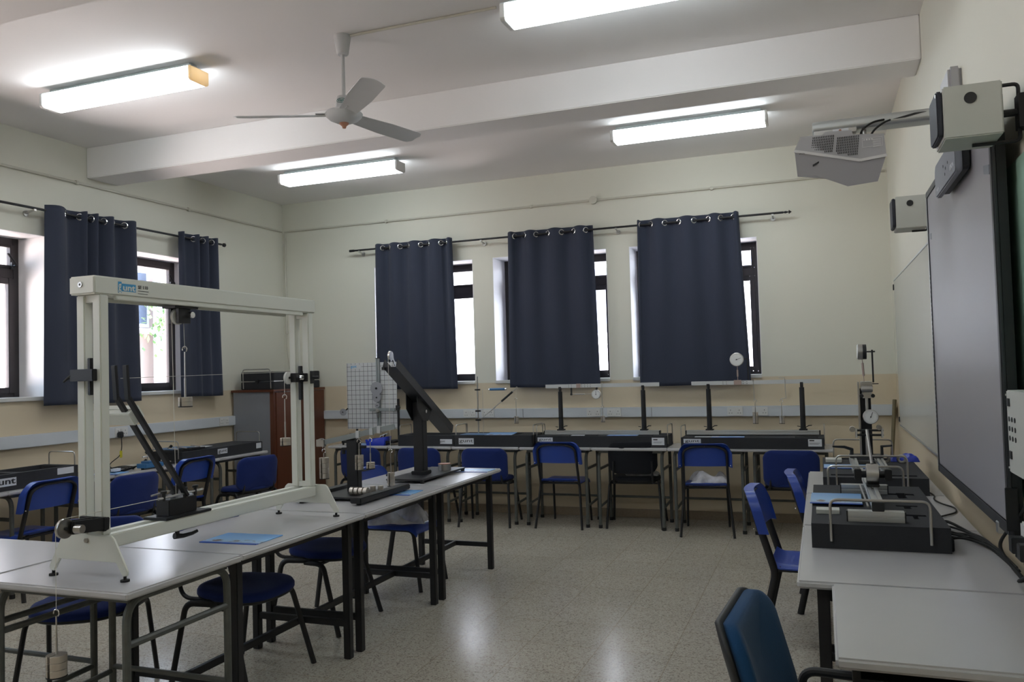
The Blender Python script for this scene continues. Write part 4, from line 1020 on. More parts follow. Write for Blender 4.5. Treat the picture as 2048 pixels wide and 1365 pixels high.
x_ = -0.7357; t.part('joint_block', MB().box(x_-0.030, x_+0.038, ry_-0.016, ry_-0.001, 1.3361, 1.3819), 'pink_metal', 0.002)
t.part('gauge_stem', MB().cyl((-0.7289, ry_-0.008, 1.3819), (-0.7289, ry_-0.008, 1.5203), 0.0028, n=8).cyl((-0.7289, ry_-0.008, 1.4131), (-0.7289, ry_-0.008, 1.4765), 0.0075, n=12), 'pink_metal')
dial_gauge(t, (-0.7309, ry_-0.03, 1.5720), 0.063, needle=0.35)
t.part('gauge_holder', MB().bar((-0.6724, ry_-0.005, 1.5768), (-0.6315, ry_-0.005, 1.5768), 0.012).bar((-0.6354, ry_-0.005, 1.5817), (-0.6354, ry_-0.005, 1.3800), 0.010), 'black_metal', 0.001)
x_ = -0.5925; t.part('load_hook', MB().bar((x_, ry_-0.018, 1.3888), (x_+0.006, ry_-0.018, 1.1987), 0.006, 0.004).box(x_-0.006, x_+0.006, ry_-0.02, ry_+0.004, 1.3766, 1.3858), 'steel')
hanging_weight('tall slotted weight hanging from the middle of the second beam', x_+0.010, ry_-0.018, 1.1987, 0.9775, 1.0847, 0.024, disks=6)
xa, xb = -0.3557, -0.3167
t.part('offset_hook', MB().tube([(xa-0.010, ry_-0.004, 1.3956), (xb-0.004, ry_-0.012, 1.3936), (xb, ry_-0.014, 1.3790), (xb+0.006, ry_-0.014, 1.2085), (xa+0.004, ry_-0.014, 1.2056), (xa+0.004, ry_-0.014, 1.1939)], 0.0032, 8), 'steel')
hanging_weight('short slotted weight on the cranked hook at the right of the second beam', xa+0.004, ry_-0.014, 1.1948, 0.9766, 1.0457, 0.024)

# brochures and small papers
def flat(name, lbl, cat, c, w, d, rz, z, m='brochure', th=0.004, tilt=0.0, group=None):
    """c centre, w along local x, d along local y"""
    t_ = Matrix.Rotation(rz, 4, 'Z')
    if tilt: t_ = t_ @ Matrix.Rotation(tilt, 4, 'X')
    me = mesh_of(name, MB().box(-w/2, w/2, -d/2, d/2, 0, th), 0.0008, 1); me.materials.append(M[m])
    o = bpy.data.objects.new(name, me); C.objects.link(o); o.location = (c[0], c[1], z); o.rotation_euler = t_.to_euler()
    o['label'] = lbl; o['category'] = cat
    if group: o['group'] = group
    return o
GB = 'blue brochures'
flat('brochure', 'blue brochure on the middle table beside the ivory frame', 'brochure', (-2.5970, 3.2061), 0.31, 0.215, rd(3), DZ, group=GB)
flat('brochure', 'blue brochure on the middle table beside the lever balance base', 'brochure', (-2.5337, 4.6776), 0.20, 0.21, rd(3), DZ, group=GB)
flat('brochure', 'blue brochure at the far end of the middle tables', 'brochure', (-2.5288, 5.8178), 0.29, 0.20, rd(2), DZ, group=GB)
flat('brochure', 'blue brochure on the near black tray at the right', 'brochure', (0.0419, 4.2001), 0.225, 0.31, rd(-1), 0.8791, group=GB)
flat('brochure', 'blue brochure on the far black tray at the right', 'brochure', (0.1316, 5.5741), 0.28, 0.20, rd(0), 0.8674, group=GB)
flat('brochure', 'plain dark blue brochure on the left of the second back tray', 'brochure', (-3.3425, 7.7960), 0.29, 0.19, rd(0), 0.8850, 'spring_blue', group=GB)
flat('brochure', 'pale blue brochure on the second back tray beside the dark blue one', 'brochure', (-3.0697, 7.7765), 0.29, 0.19, rd(2), 0.8874, tilt=rd(4), group=GB)
flat('brochure', 'blue brochure on the tray under the first beam', 'brochure', (-1.8028, 7.7473), 0.29, 0.11, rd(2), 0.8772, group=GB)
flat('brochure', 'blue brochure on the tray under the second beam', 'brochure', (-0.8186, 7.6986), 0.29, 0.11, rd(2), 0.8674, group=GB)
flat('brochure', 'pale blue brochure lying on the back desk left of the blue tub', 'brochure', (-4.7068, 7.8155), 0.29, 0.20, rd(0), DZ, group=GB)
flat('paper_card', 'white card on the tray under the first beam', 'card', (-2.2413, 7.7278), 0.13, 0.05, 0, 0.8781, 'label')
flat('paper_card', 'long pale card on the tray under the second beam', 'card', (-1.0037, 7.6986), 0.22, 0.05, 0, 0.8684, 'label')
flat('foam_block', 'small grey foam block on the near black tray at the right', 'block', (0.0029, 3.8736), 0.095, 0.075, 0, 0.8694, 'speaker', th=0.018)
flat('foam_block', 'pale blocks on the far corner of the far black tray', 'block', (0.0536, 5.8665), 0.10, 0.12, 0, 0.8674, 'speaker', th=0.020)

# ------------------------------------------------------------------ thin wall crane on the second tray
sx_, cy_ = -3.3523, 7.8740
t = Thing('wall_crane', 'thin stand with a slanting rod, spring scale and hanging weight', 'apparatus', (sx_, cy_, 0.8850))
t.part('stand_rod', MB().cyl((sx_, cy_, 0.8187), (sx_, cy_, 1.4765), 0.0075, n=12), 'steel')
for z in (1.3391, 1.1188, 1.0253): t.part('clamp', MB().box(sx_-0.028, sx_+0.028, cy_-0.012, cy_+0.012, z-0.008, z+0.008).cyl((sx_-0.004, cy_-0.03, z), (sx_-0.004, cy_, z), 0.009, n=12), 'black_metal', 0.002)
t.part('side_rod', MB().cyl((sx_+0.055, cy_, 0.8187), (sx_+0.055, cy_, 1.3449), 0.002, n=6), 'steel')
a, b = Vector((sx_+0.03, cy_-0.005, 1.0311)), Vector((-2.9138, cy_-0.005, 1.3498))
mb = MB().cyl(a, b, 0.0035, n=8).cyl(a.lerp(b, 0.22), a.lerp(b, 0.40), 0.0065, n=10)
t.part('strut', mb, 'steel'); t.part('strut_grip', MB().cyl(a.lerp(b, 0.58), a.lerp(b, 0.88), 0.0105, n=12), 'black_plastic')
t.part('strut_head', MB().ring((b.x, b.y, b.z), 0.010, 0.004, 'y', 14, 6), 'chrome')
zz = 1.3410; t.part('tie_cord', MB().cyl((sx_+0.02, cy_-0.005, zz), (b.x, cy_-0.005, zz), 0.0008, n=6), 'string')
t.part('spring_scale', MB().cyl((-3.2110, cy_-0.005, zz), (-3.0453, cy_-0.005, zz), 0.0135, n=16), 'spring_blue')
t.part('scale_end', MB().cyl((-3.0453, cy_-0.005, zz), (-3.0258, cy_-0.005, zz), 0.012, n=14).cyl((-3.2256, cy_-0.005, zz), (-3.2110, cy_-0.005, zz), 0.007, n=10), 'chrome')
t.part('load_cord', MB().cyl((b.x-0.008, cy_-0.005, zz), (b.x-0.014, cy_-0.005, 1.2426), 0.0008, n=6), 'string')
hanging_weight('small weight hanging on a cord from the slanting rod', b.x-0.014, cy_-0.005, 1.2475, 0.9892, 1.0623, 0.0225)

# ------------------------------------------------------------------ grid board rig
gy = 7.8934
t = Thing('grid_board_rig', 'white grid board with pulleys and a vertical rail on the back desk', 'apparatus', (-4.6191, gy, DZ))
gx0, gx1, gz0, gz1 = -4.9310, -4.3073, 0.9337, 1.6597
bd = t.part('board', MB().box(gx0, gx1, gy-0.004, gy+0.004, gz0, gz1), 'grid_board', 0.002)
gl = MB(); stp = 0.0517
k = 0
x = gx0+0.010
while x < gx1: gl.box(x-0.0016, x+0.0016, gy-0.0047, gy-0.004, gz0+0.003, gz1-0.003); x += stp
z = gz0+0.012
while z < gz1: gl.box(gx0+0.003, gx1-0.003, gy-0.0047, gy-0.004, z-0.0016, z+0.0016); z += stp
t.part('grid_lines', gl, 'ink', parent=bd)
lo = t.part('maker_label', MB().box(gx0+0.05, gx0+0.19, gy-0.0056, gy-0.0047, gz1-0.065, gz1-0.018), 'grid_board', parent=bd)
text_part(t, 'maker_letters', 'gunt', 0.042, (gx0+0.092, gy-0.0062, gz1-0.038), '-y', 'cyan', lo, bold=0.0006)
rx_ = -4.5266
t.part('vertical_rail', rail_mesh(0, 1, 0, 1, 0, 1) if False else MB().box(rx_-0.020, rx_-0.006, gy-0.03, gy-0.006, 0.9161, 1.7006).box(rx_+0.006, rx_+0.020, gy-0.03, gy-0.006, 0.9161, 1.7006).box(rx_-0.006, rx_+0.006, gy-0.022, gy-0.006, 0.9161, 1.6957), 'grey_alu', 0.001)
t.part('rail_cap', MB().box(rx_-0.022, rx_+0.022, gy-0.032, gy-0.004, 1.7006, 1.7084), 'black_plastic')
def pulley(t, c, r, th, par=None, m='pulley_grey', ax='y', hubm='black_metal'):
    prof = [(r*0.15, -th/2), (r*0.9, -th/2), (r, -th/2), (r*0.93, -th/6), (r*0.93, th/6), (r, th/2), (r*0.15, th/2)]
    p_ = t.part('pulley', MB().lathe(prof, c, 32, axis=ax), m, parent=par)
    o_ = {'y': (0,1,0), 'x': (1,0,0)}[ax]
    q = MB().cyl(Vector(c)-Vector(o_)*(th/2+0.005), Vector(c)+Vector(o_)*(th/2+0.005), r*0.17, n=14)
    t.part('pulley_hub', q, hubm, parent=p_); return p_
pulley(t, (-4.5363, gy-0.040, 1.3761), 0.072, 0.012)
pulley(t, (-4.5334, gy-0.042, 1.2767), 0.050, 0.012)
pulley(t, (-4.5295, gy-0.040, 1.1909), 0.028, 0.014)
t.part('cross_bar', MB().box(-4.6289, -4.3170, gy-0.045, gy-0.031, 1.1286, 1.1598), 'grey_alu', 0.002)
t.part('slide_knob', MB().cyl((rx_+0.002, gy-0.055, 1.1354), (rx_+0.002, gy-0.03, 1.1354), 0.020, n=20).cyl((rx_, gy-0.05, 1.1110), (rx_, gy-0.03, 1.0623), 0.012, n=12), 'steel')
pulley(t, (gx0-0.045, gy-0.02, 1.1208), 0.038, 0.012); t.part('pulley_arm', MB().bar((gx0-0.045, gy-0.008, 1.1208), (gx0+0.01, gy-0.008, 1.1598), 0.012), 'black_metal')
t.part('support_post', MB().box(gx1+0.002, gx1+0.022, gy-0.012, gy+0.012, DZ+0.03, 1.2572), 'black_metal', 0.002)
t.part('post_knob', MB().cyl((gx1+0.022, gy-0.02, 1.1646), (gx1+0.045, gy-0.02, 1.1646), 0.012, n=12).box(gx1-0.006, gx1+0.028, gy-0.03, gy+0.01, 1.1354, 1.1890), 'black_plastic', 0.002)
t.part('support_post', MB().box(gx0+0.10, gx0+0.12, gy+0.004, gy+0.020, DZ+0.03, 1.2085), 'black_metal', 0.002)
for xx in (gx1-0.02, gx0+0.07):
    t.part('base_foot', MB().box(xx-0.055, xx+0.055, gy-0.16, gy+0.06, DZ+0.022, DZ+0.045).cyl((xx-0.045, gy-0.14, DZ), (xx-0.045, gy-0.14, DZ+0.022), 0.012, n=12).cyl((xx+0.045, gy+0.04, DZ), (xx+0.045, gy+0.04, DZ+0.022), 0.012, n=12), 'black_metal', 0.003)

# blue tub with tools
tx, ty_ = -4.4827, 7.7765
t = Thing('tool_tub', 'small bright blue tub of clamps on the back desk', 'tub', (tx, ty_, DZ))
mb = MB(); 
mb.add([(tx-0.105, ty_-0.07, DZ), (tx+0.105, ty_-0.07, DZ), (tx+0.105, ty_+0.07, DZ), (tx-0.105, ty_+0.07, DZ), (tx-0.115, ty_-0.08, DZ+0.062), (tx+0.115, ty_-0.08, DZ+0.090), (tx+0.115, ty_+0.08, DZ+0.090), (tx-0.115, ty_+0.08, DZ+0.062)], [(0,3,2,1), (0,1,5,4), (1,2,6,5), (2,3,7,6), (3,0,4,7)])
tb = t.part('tub_shell', mb, 'blue_bin'); so = tb.modifiers.new('s', 'SOLIDIFY'); so.thickness = 0.003
for q, (dx, dz, m_) in enumerate(((-0.02, 0.07, 'black_metal'), (0.03, 0.10, 'red_wood'), (0.07, 0.115, 'black_metal'))):
    s_ = Thing('bench_clamp', ['black clamp sticking out of the blue tub on its left', 'reddish tool handle in the middle of the blue tub', 'black clamp at the right edge of the blue tub'][q], 'tool', (tx+dx, ty_, DZ+0.01))
    s_.part('clamp_bar', MB().bar((tx+dx-0.02, ty_-0.02, DZ+0.012), (tx+dx+0.012, ty_+0.01, DZ+dz), 0.020, 0.012), m_, 0.002)
    s_.part('clamp_screw', MB().cyl((tx+dx-0.015, ty_+0.01, DZ+dz-0.01), (tx+dx+0.035, ty_+0.01, DZ+dz+0.004), 0.007, n=10), 'steel')

# ------------------------------------------------------------------ trays on the left desks
t, b = tray('black open tray at the left edge of the photo on the left desks', -5.8275, -5.4767, 3.8493, 4.8433, 0.7700, 0.8889, [(-5.7885, -5.5157, 3.9467, 4.3073), (-5.7885, -5.5157, 4.3853, 4.7751)], 'y')
lo = t.part('label', MB().box(-5.4767, -5.4767+0.001, 4.6581, 4.8043, 0.8333, 0.8820), 'label', parent=b)
lo = t.part('label', MB().box(-5.4767, -5.4767+0.001, 4.1221, 4.3170, 0.8041, 0.8625), 'label', parent=b)
text_part(t, 'label_text', 'gunt', 0.062, (-5.4767+0.002, 4.2196, 0.8382), '+x', 'ink', lo, width=0.18, bold=0.0008)
for yy in (4.8481, 3.8444): handle(t, [(-5.7885, yy, 0.8187), (-5.7885, yy, 0.9892), (-5.5157, yy, 0.9892), (-5.5157, yy, 0.8187)], 0.005)
t, b = tray('long black tray on the left desks next to the cupboard', -5.8275, -5.4572, 5.9444, 7.0846, 0.7700, 0.8694, [(-5.7885, -5.4962, 5.9932, 6.3830)], 'y')
for yy in (5.9396, 7.0895): handle(t, [(-5.7885, yy, 0.8089), (-5.7885, yy, 0.9697), (-5.4962, yy, 0.9697), (-5.4962, yy, 0.8089)], 0.005)
lo = t.part('label', MB().box(-5.4572, -5.4572+0.001, 6.4122, 6.5486, 0.8041, 0.8528), 'label', parent=b)
text_part(t, 'label_text', 'gunt', 0.045, (-5.4572+0.002, 6.4804, 0.8314), '+x', 'ink', lo, width=0.12)
t.part('label', MB().box(-5.4572, -5.4572+0.001, 6.9872, 7.0651, 0.8041, 0.8577), 'label', parent=b)

def inset_part(): pass
# ------------------------------------------------------------------ small tools on the left desks
t = Thing('bench_vice', 'small dark blue vice with a steel screw on the left desks', 'vice', (-5.4767, 5.5741, 0.7700))
t.part('vice_body', MB().box(-5.5254, -5.4182, 5.4767, 5.6813, 0.7817, 0.8187).box(-5.5157, -5.4280, 5.5157, 5.6326, 0.8187, 0.8382), 'spring_blue', 0.004, label='dark blue body')
t.part('vice_screw', MB().cyl((-5.4767, 5.5547, 0.8187), (-5.4767, 5.5547, 0.9210), 0.005, n=10).cyl((-5.4767, 5.4962, 0.8772), (-5.4767, 5.6131, 0.8772), 0.006, n=10), 'steel')
t.part('vice_foot', MB().cyl((-5.4767, 5.4962, 0.7700), (-5.4767, 5.4962, 0.7817), 0.012, n=12).cyl((-5.4767, 5.6618, 0.7700), (-5.4767, 5.6618, 0.7817), 0.012, n=12), 'rubber')
rn = random.Random(5)
for k, (y, z, L_, lb) in enumerate(((6.02, .852, .34, 'lowest black clamp bar on the open left tray'), (6.14, .852, .30, 'black clamp bar lying behind the lowest one on the left tray'), (6.30, .852, .36, 'long black bar on the left tray beside the blue folder'), (5.95, .752, .26, 'black bar on the left desk in front of the tray'))):
    t = Thing('clamp_bar', lb, 'tool', (-5.5741, y*.9745, 1.5328+(z-1.5328)*.9745), group='black clamp bars on the left desks')
    x, yy, zz = t.loc
    t.part('bar', MB().bar((x-0.12, yy-L_/3, zz+0.012), (x+0.10, yy+L_/3, zz+0.014), 0.022, 0.020), 'black_metal', 0.002)
    t.part('jaw', MB().bar((x-0.12, yy-L_/3, zz+0.012), (x-0.10, yy-L_/3+0.03, zz+0.055), 0.03, 0.02), 'black_metal', 0.002)
    t.part('clamp_screw', MB().cyl((x+0.09, yy+L_/3-0.05, zz+0.03), (x+0.02, yy+L_/3-0.10, zz+0.045), 0.006, n=8), 'steel')
flat('folder', 'blue folder on the left desk tray behind the plastic chair', 'folder', (-5.6911, 6.0906), 0.22, 0.30, 0, 0.8918, 'spring_blue')
flat('paper_card', 'white paper on the left tray beside the blue folder', 'card', (-5.6911, 6.4317), 0.14, 0.21, 0.1, 0.8703, 'label')
flat('brochure', 'blue brochure on the left desk behind the ivory frame post', 'brochure', (-5.5547, 5.2136), 0.24, 0.20, 0.3, DZ, group=GB)
t = Thing('cable_coil', 'coiled dark cable with a white tag on the left desks', 'cable', (-5.6034, 5.3598, 0.7700))
mb = MB(); c0 = Vector((-5.6034, 5.3792, 0.7700))
for q in range(3):
    pts = [(c0.x+0.07*math.cos(a)*(1+0.12*q), c0.y+0.13*math.sin(a)*(1+0.1*q), c0.z+0.008+0.008*q+0.006*math.sin(3*a)) for a in [2*PI*k/30 for k in range(30)]]
    mb.tube(pts, 0.0045, 6, closed=True)
t.part('cable', mb, 'rubber'); t.part('cable_tag', MB().box(c0.x+0.04, c0.x+0.08, c0.y-0.14, c0.y-0.07, c0.z+0.012, c0.z+0.035), 'label', 0.001)

# ================================================================== IVORY FRAME APPARATUS
fl = Vector((-2.6818, 3.1330, DZ))
t = Thing('test_frame', 'large ivory steel test frame standing on the middle tables', 'apparatus', fl, -0.020, local=True)
FR = t
z_ = lambda v: 1.5328+(v-1.5328)*.9745-DZ
pl = [(-.21,.79),(-.207,.774),(-.185,.770),(-.152,.822),(.152,.822),(.185,.770),(.207,.774),(.21,.79),(.140,.913),(.125,.925),(-.125,.925),(-.140,.913)]
pl = [(x*.975, z_(z)) for x, z in pl]
for (ya, yb_) in ((-.711, -.699), (.699, .711)):
    f = t.part('end_plate', MB().prism(pl, 'y', ya, yb_), 'frame_white', 0.002)
    for s in (-1, 1):
        t.part('levelling_foot', MB().cyl((s*.188, (ya+yb_)/2, 0), (s*.188, (ya+yb_)/2, 0.008), 0.017, n=20).cyl((s*.188, (ya+yb_)/2, 0.008), (s*.188, (ya+yb_)/2, 0.02), 0.006, n=10), 'rubber', parent=f)
    yy = ya-0.004 if ya < 0 else yb_+0.004
    t.part('bolt', MB().cyl((0, yy-0.003, z_(.902)), (0, yy+0.003, z_(.902)), 0.010, n=6), 'steel', parent=f)
MX = ((-.061, -.018), (.024, .067))
for (a, b) in MX:
    t.part('bottom_rail', MB().box(a, b, -.698, .698, z_(.862), z_(.918)), 'frame_white', 0.004)
    for (ya, yb_) in ((-.698, -.656), (.656, .698)):
        t.part('upright', MB().box(a, b, ya, yb_, z_(.9185), z_(1.884)), 'frame_white', 0.004)
for (ya, yb_) in ((-.690, -.662), (.662, .690)):
    t.part('spacer', MB().box(-.018, .024, ya, yb_, z_(1.855), z_(1.884)), 'frame_white'); t.part('spacer', MB().box(-.018, .024, ya, yb_, z_(.9185), z_(.945)), 'frame_white')
tb = t.part('top_beam', MB().box(-.068, .068, -.725, .725, z_(1.885), z_(1.960)), 'frame_white', 0.006, seg=3)
t.part('beam_slot', MB().box(-.064, -.045, -.615, .615, z_(1.868), z_(1.885)).box(.045, .064, -.615, .615, z_(1.868), z_(1.885)), 'frame_white', 0.002, parent=tb)
t.part('bolt', MB().cyl((-.005, -.729, z_(1.925)), (-.005, -.724, z_(1.925)), 0.011, n=20), 'steel', parent=tb)
t.part('bolt_recess', MB().cyl((-.005, -.7295, z_(1.925)), (-.005, -.7288, z_(1.925)), 0.005, n=6), 'ink', parent=tb)
lo = t.part('maker_logo', MB().box(.0682, .0686, -.612, -.594, z_(1.897), z_(1.944)).box(.0682, .0686, -.5935, -.522, z_(1.905), z_(1.937)), 'cyan', parent=tb)
text_part(t, 'logo_letter', 'g', 0.055, (.0688, -.603, z_(1.926)), '+x', 'frame_white', lo, width=.014, bold=0.0008)
text_part(t, 'logo_letters', 'unt', 0.036, (.0688, -.558, z_(1.920)), '+x', 'frame_white', lo, width=0.062, bold=0.0008)
text_part(t, 'model_number', 'SE 110', 0.019, (.0686, -.485, z_(1.928)), '+x', 'ink', tb, bold=0.0003)
t.part('small_print', MB().box(.0683, .0686, -.512, -.455, z_(1.911), z_(1.9135)).box(.0683, .0686, -.512, -.460, z_(1.900), z_(1.902)), 'ink', parent=tb)
# top slider with pulley
yl = 2.9186-fl.y
sl = t.part('top_slider', MB().box(-.04, .05, yl-.072, yl+.072, z_(1.866), z_(1.8675)+0.0).box(-.03, .045, yl-.07, yl+.07, z_(1.857), z_(1.866)).box(-.028, -.012, yl-.036, yl+.036, z_(1.79), z_(1.857)).box(.016, .032, yl-.036, yl+.036, z_(1.79), z_(1.857)), 'black_metal', 0.002)
pulley(t, (.002, yl-.012, z_(1.822)), .036, .014, sl, 'white_plastic', 'x')
t.part('thumb_screw', MB().cyl((.032, yl+.018, z_(1.828)), (.062, yl+.018, z_(1.828)), 0.014, n=18), 'chrome', parent=sl)
t.part('cord', MB().cyl((.002, yl-.047, z_(1.82)), (.002, yl-.035, z_(1.0)), 0.0012, n=6), 'string')
t.part('cord', MB().cyl((.002, yl+.024, z_(1.82)), (.004, yl+.026, z_(1.675)), 0.0010, n=6), 'string')
# clamps on the uprights
c = t.part('side_clamp', MB().box(-.072, .050, -.722, -.6985, z_(1.537), z_(1.585)).box(-.004, .012, -.6985, -.680, z_(1.48), z_(1.63)), 'black_metal', 0.002)
t.part('clamp_lever', MB().tube([(-.065, -.715, z_(1.562)), (-.08, -.72, z_(1.552)), (-.10, -.725, z_(1.535))], [0.007, 0.006, 0.004], 8), 'black_plastic', parent=c)
yc = .655
c = t.part('side_clamp', MB().box(-.048, -.012, yc-.075, yc+.0, z_(1.500), z_(1.550)).box(.0, .035, yc-.075, yc+.0, z_(1.500), z_(1.550)).box(-.065, .06, yc-.02, yc-.001, z_(1.502), z_(1.548)).box(-.006, .012, yc+.001, yc+.02, z_(1.40), z_(1.590)), 'black_metal', 0.002)
pulley(t, (-.006, yc-.085, z_(1.525)), .034, .012, c, 'white_plastic', 'x')
t.part('thumb_screw', MB().cyl((.035, yc-.045, z_(1.525)), (.058, yc-.045, z_(1.525)), 0.013, n=18), 'chrome', parent=c)
t.part('clamp_knob', MB().box(.0675, .076, .662, .690, z_(1.49), z_(1.56)).cyl((.076, .676, z_(1.525)), (.112, .68, z_(1.525)), 0.007, n=12), 'black_plastic', parent=c)
t.part('cord', MB().cyl((-.006, yc-.119, z_(1.525)), (-.006, yc-.119, z_(1.425)), 0.0010, n=6), 'string')
t.part('cord', MB().cyl((-.006, yc-.085, z_(1.558)), (-.006, 2.5970-fl.y, z_(1.545)), 0.0010, n=6), 'string')
# lower arm with pulley in front of the near end
c = t.part('pulley_arm', MB().bar((.045, -.698, z_(.972)), (.068, -.865, z_(.985)), 0.014, 0.048).bar((.100, -.698, z_(.972)), (.104, -.865, z_(.985)), 0.014, 0.048).box(-.02, .110, -.7295, -.712, z_(.945), z_(1.0)), 'black_metal', 0.003)
pulley(t, (.085, -.880, z_(.985)), .036, .014, c, 'steel', 'x')
t.part('thumb_screw', MB().cyl((.111, -.855, z_(.980)), (.140, -.850, z_(.980)), 0.016, n=20), 'steel', parent=c)
t.part('cord', MB().cyl((.085, -.917, z_(.985)), (.085, -.917, z_(.690)), 0.0010, n=6), 'string')
yb0 = 2.8845-fl.y
t.part('cord', MB().cyl((.085, -.880, z_(1.022)), (.02, yb0-.09, z_(1.012)), 0.0013, n=6), 'string')
# centre carriage
c = t.part('carriage', MB().box(-.064, .070, yb0-.125, yb0+.145, z_(.9185), z_(.930)).box(-.036, .040, yb0-.080, yb0+.085, z_(.930), z_(1.000)), 'black_metal', 0.003)
t.part('carriage_rod', MB().cyl((.03, yb0-.13, z_(1.012)), (.03, yb0+.13, z_(1.020)), 0.005, n=10).cyl((-.03, yb0-.11, z_(1.022)), (-.03, yb0+.0, z_(1.030)), 0.004, n=10), 'steel', parent=c)
for dy in (-.10, .02, .085): t.part('carriage_knob', MB().cyl((.03, yb0+dy, z_(1.000)), (.03, yb0+dy, z_(1.033)), 0.007, n=12).cyl((.03, yb0+dy, z_(1.033)), (.03, yb0+dy, z_(1.044)), 0.013, n=14), 'black_plastic', parent=c)
t.part('clamp_handle', MB().cyl((.0, yb0+.005, z_(.918)), (.0, yb0+.005, z_(.835)), 0.010, n=12).tube([(.0, yb0-.012, z_(.828)), (.01, yb0+.03, z_(.822)), (.02, yb0+.075, z_(.825)), (.025, yb0+.10, z_(.832))], [0.014, 0.010, 0.008, 0.007], 8).tube([(.0, yb0+.01, z_(.858)), (.02, yb0+.08, z_(.862))], [0.009, 0.007], 8), 'black_plastic', parent=c)
# swinging double arm with its block
for s in (-.030, .032):
    t.part('swing_arm', MB().bar((s, 2.5970-fl.y, z_(1.465)), (s, yb0+.03, z_(1.005)), 0.014, 0.026, up=(1,0,0)).bar((s, 2.5970-fl.y, z_(1.455)), (s, 2.5873-fl.y, z_(1.60)), 0.014, 0.022, up=(1,0,0)), 'black_metal', 0.001)
dv = Vector((0, 2.5970-fl.y-yb0-.03, z_(1.465)-z_(1.005))).normalized()
ctr = Vector((0, 2.6653-fl.y, z_(1.385))); nv = Vector((0, dv.z, -dv.y))
Mx = Matrix(((1, 0, 0, ctr.x-.06), (0, dv.y, nv.y, ctr.y), (0, dv.z, nv.z, ctr.z), (0, 0, 0, 1)))
t.part('counterweight', MB().box(-.155, .070, -.030, .030, -.032, -.001, Mx).box(-.155, .070, -.030, .030, .001, .032, Mx), 'frame_white', 0.003)
def fw(x, y, z):                                       # point in the frame's own axes -> room
    a = -0.020; return (fl.x+x*math.cos(a)-y*math.sin(a), fl.y+x*math.sin(a)+y*math.cos(a), z+DZ)
q = fw(.085, -.917, 0); hanging_weight('slotted weight hanging on a long cord in front of the near table edge', q[0], q[1], z_(.695)+DZ, z_(.450)+DZ, z_(.532)+DZ, 0.0345, disks=3)
q = fw(.004, yl+.026, 0); hanging_weight('flat weight hanging under the top beam of the ivory frame', q[0], q[1], z_(1.685)+DZ, z_(1.405)+DZ, z_(1.452)+DZ, 0.030, disks=2)
q = fw(-.006, yc-.119, 0); hanging_weight('flat weight hanging by the far upright of the ivory frame', q[0], q[1], z_(1.435)+DZ, z_(1.155)+DZ, z_(1.200)+DZ, 0.027, disks=2)

# ================================================================== LEVER BALANCE
t = Thing('lever_balance', 'black lever balance with a tilted grey arm on a pillar', 'apparatus', (-2.7676, 4.5022, 0.7700))
for (x0_, x1_) in ((-2.9917, -2.9186), (-2.5970, -2.5240)):
    b_ = t.part('base_bar', MB().box(x0_, x1_, 4.1611, 4.7751, DZ+.012, DZ+.045), 'black_metal', 0.005)
    for yy in (4.2001, 4.7361): t.part('foot', MB().cyl(((x0_+x1_)/2, yy, DZ), ((x0_+x1_)/2, yy, DZ+.013), 0.014, n=14), 'rubber', parent=b_)
t.part('base_plate', MB().box(-2.9186, -2.5970, 4.2878, 4.6386, DZ+.014, DZ+.026), 'black_metal', 0.002)
px, py = -2.7725, 4.5022
t.part('pillar', MB().box(px-.040, px+.040, py-.026, py+.026, DZ+.026, 1.1286), 'black_metal', 0.004)
t.part('pivot_head', MB().box(px-.014, px+.014, py-.030, py+.010, 1.1286, 1.1646), 'black_metal', 0.002)
t.part('side_stop', MB().box(px-.085, px-.041, py-.012, py+.012, 1.0574, 1.0740).cyl((px-.075, py, 1.0331), (px-.075, py, 1.0623), 0.012, n=12), 'black_metal', 0.002)
t.part('side_stop', MB().box(px+.041, px+.085, py-.012, py+.012, 1.0701, 1.0867), 'black_metal', 0.002)
a_, b_ = Vector((-2.9966, py-.040, 1.1032)), Vector((-2.4557, py-.040, 1.2085))
lv = t.part('lever_arm', MB().bar(a_, b_, 0.012, 0.032).bar(a_+Vector((0.05,-.007,.002)), b_+Vector((-.12,-.007,-.004)), 0.003, 0.010), 'grey_alu', 0.001)
t.part('arm_block', MB().box(a_.x-.018, a_.x+.040, a_.y-.016, a_.y+.012, a_.z-.020, a_.z+.024).box(a_.x+.004, a_.x+.026, a_.y-.020, a_.y+.014, a_.z+.024, a_.z+.030), 'steel', 0.002, parent=lv)
for f_ in (0.52, 0.70, 0.80):
    q = a_.lerp(b_, f_); t.part('rider', MB().box(q.x-.012, q.x+.012, q.y-.012, q.y+.010, q.z-.020, q.z+.024), 'alu', 0.001, parent=lv)
GW = 'slotted weights on the lever balance'
q = a_; hanging_weight('large weight hanging from the left end of the lever arm', -2.9674, a_.y, 1.0672, 0.8791, 1.0136, 0.030, group=GW)
t.part('stirrup', MB().ring((-2.9674, a_.y, 1.0779), 0.012, 0.0018, 'x', 14, 6), 'chrome')
hanging_weight('tall slotted weight just right of the lever balance pillar', -2.7111, a_.y, 1.1286, 0.9376, 1.0331, 0.027, group=GW)
hanging_weight('short slotted weight, rightmost of those on the lever arm', -2.6312, a_.y, 1.1383, 0.9473, 0.9892, 0.027, group=GW)
t.part('stirrup', MB().cyl((-2.7111, a_.y, 1.1266), (-2.7111, a_.y, 1.1451), 0.0015, n=6).cyl((-2.6312, a_.y, 1.1364), (-2.6312, a_.y, 1.1598), 0.0015, n=6), 'chrome')
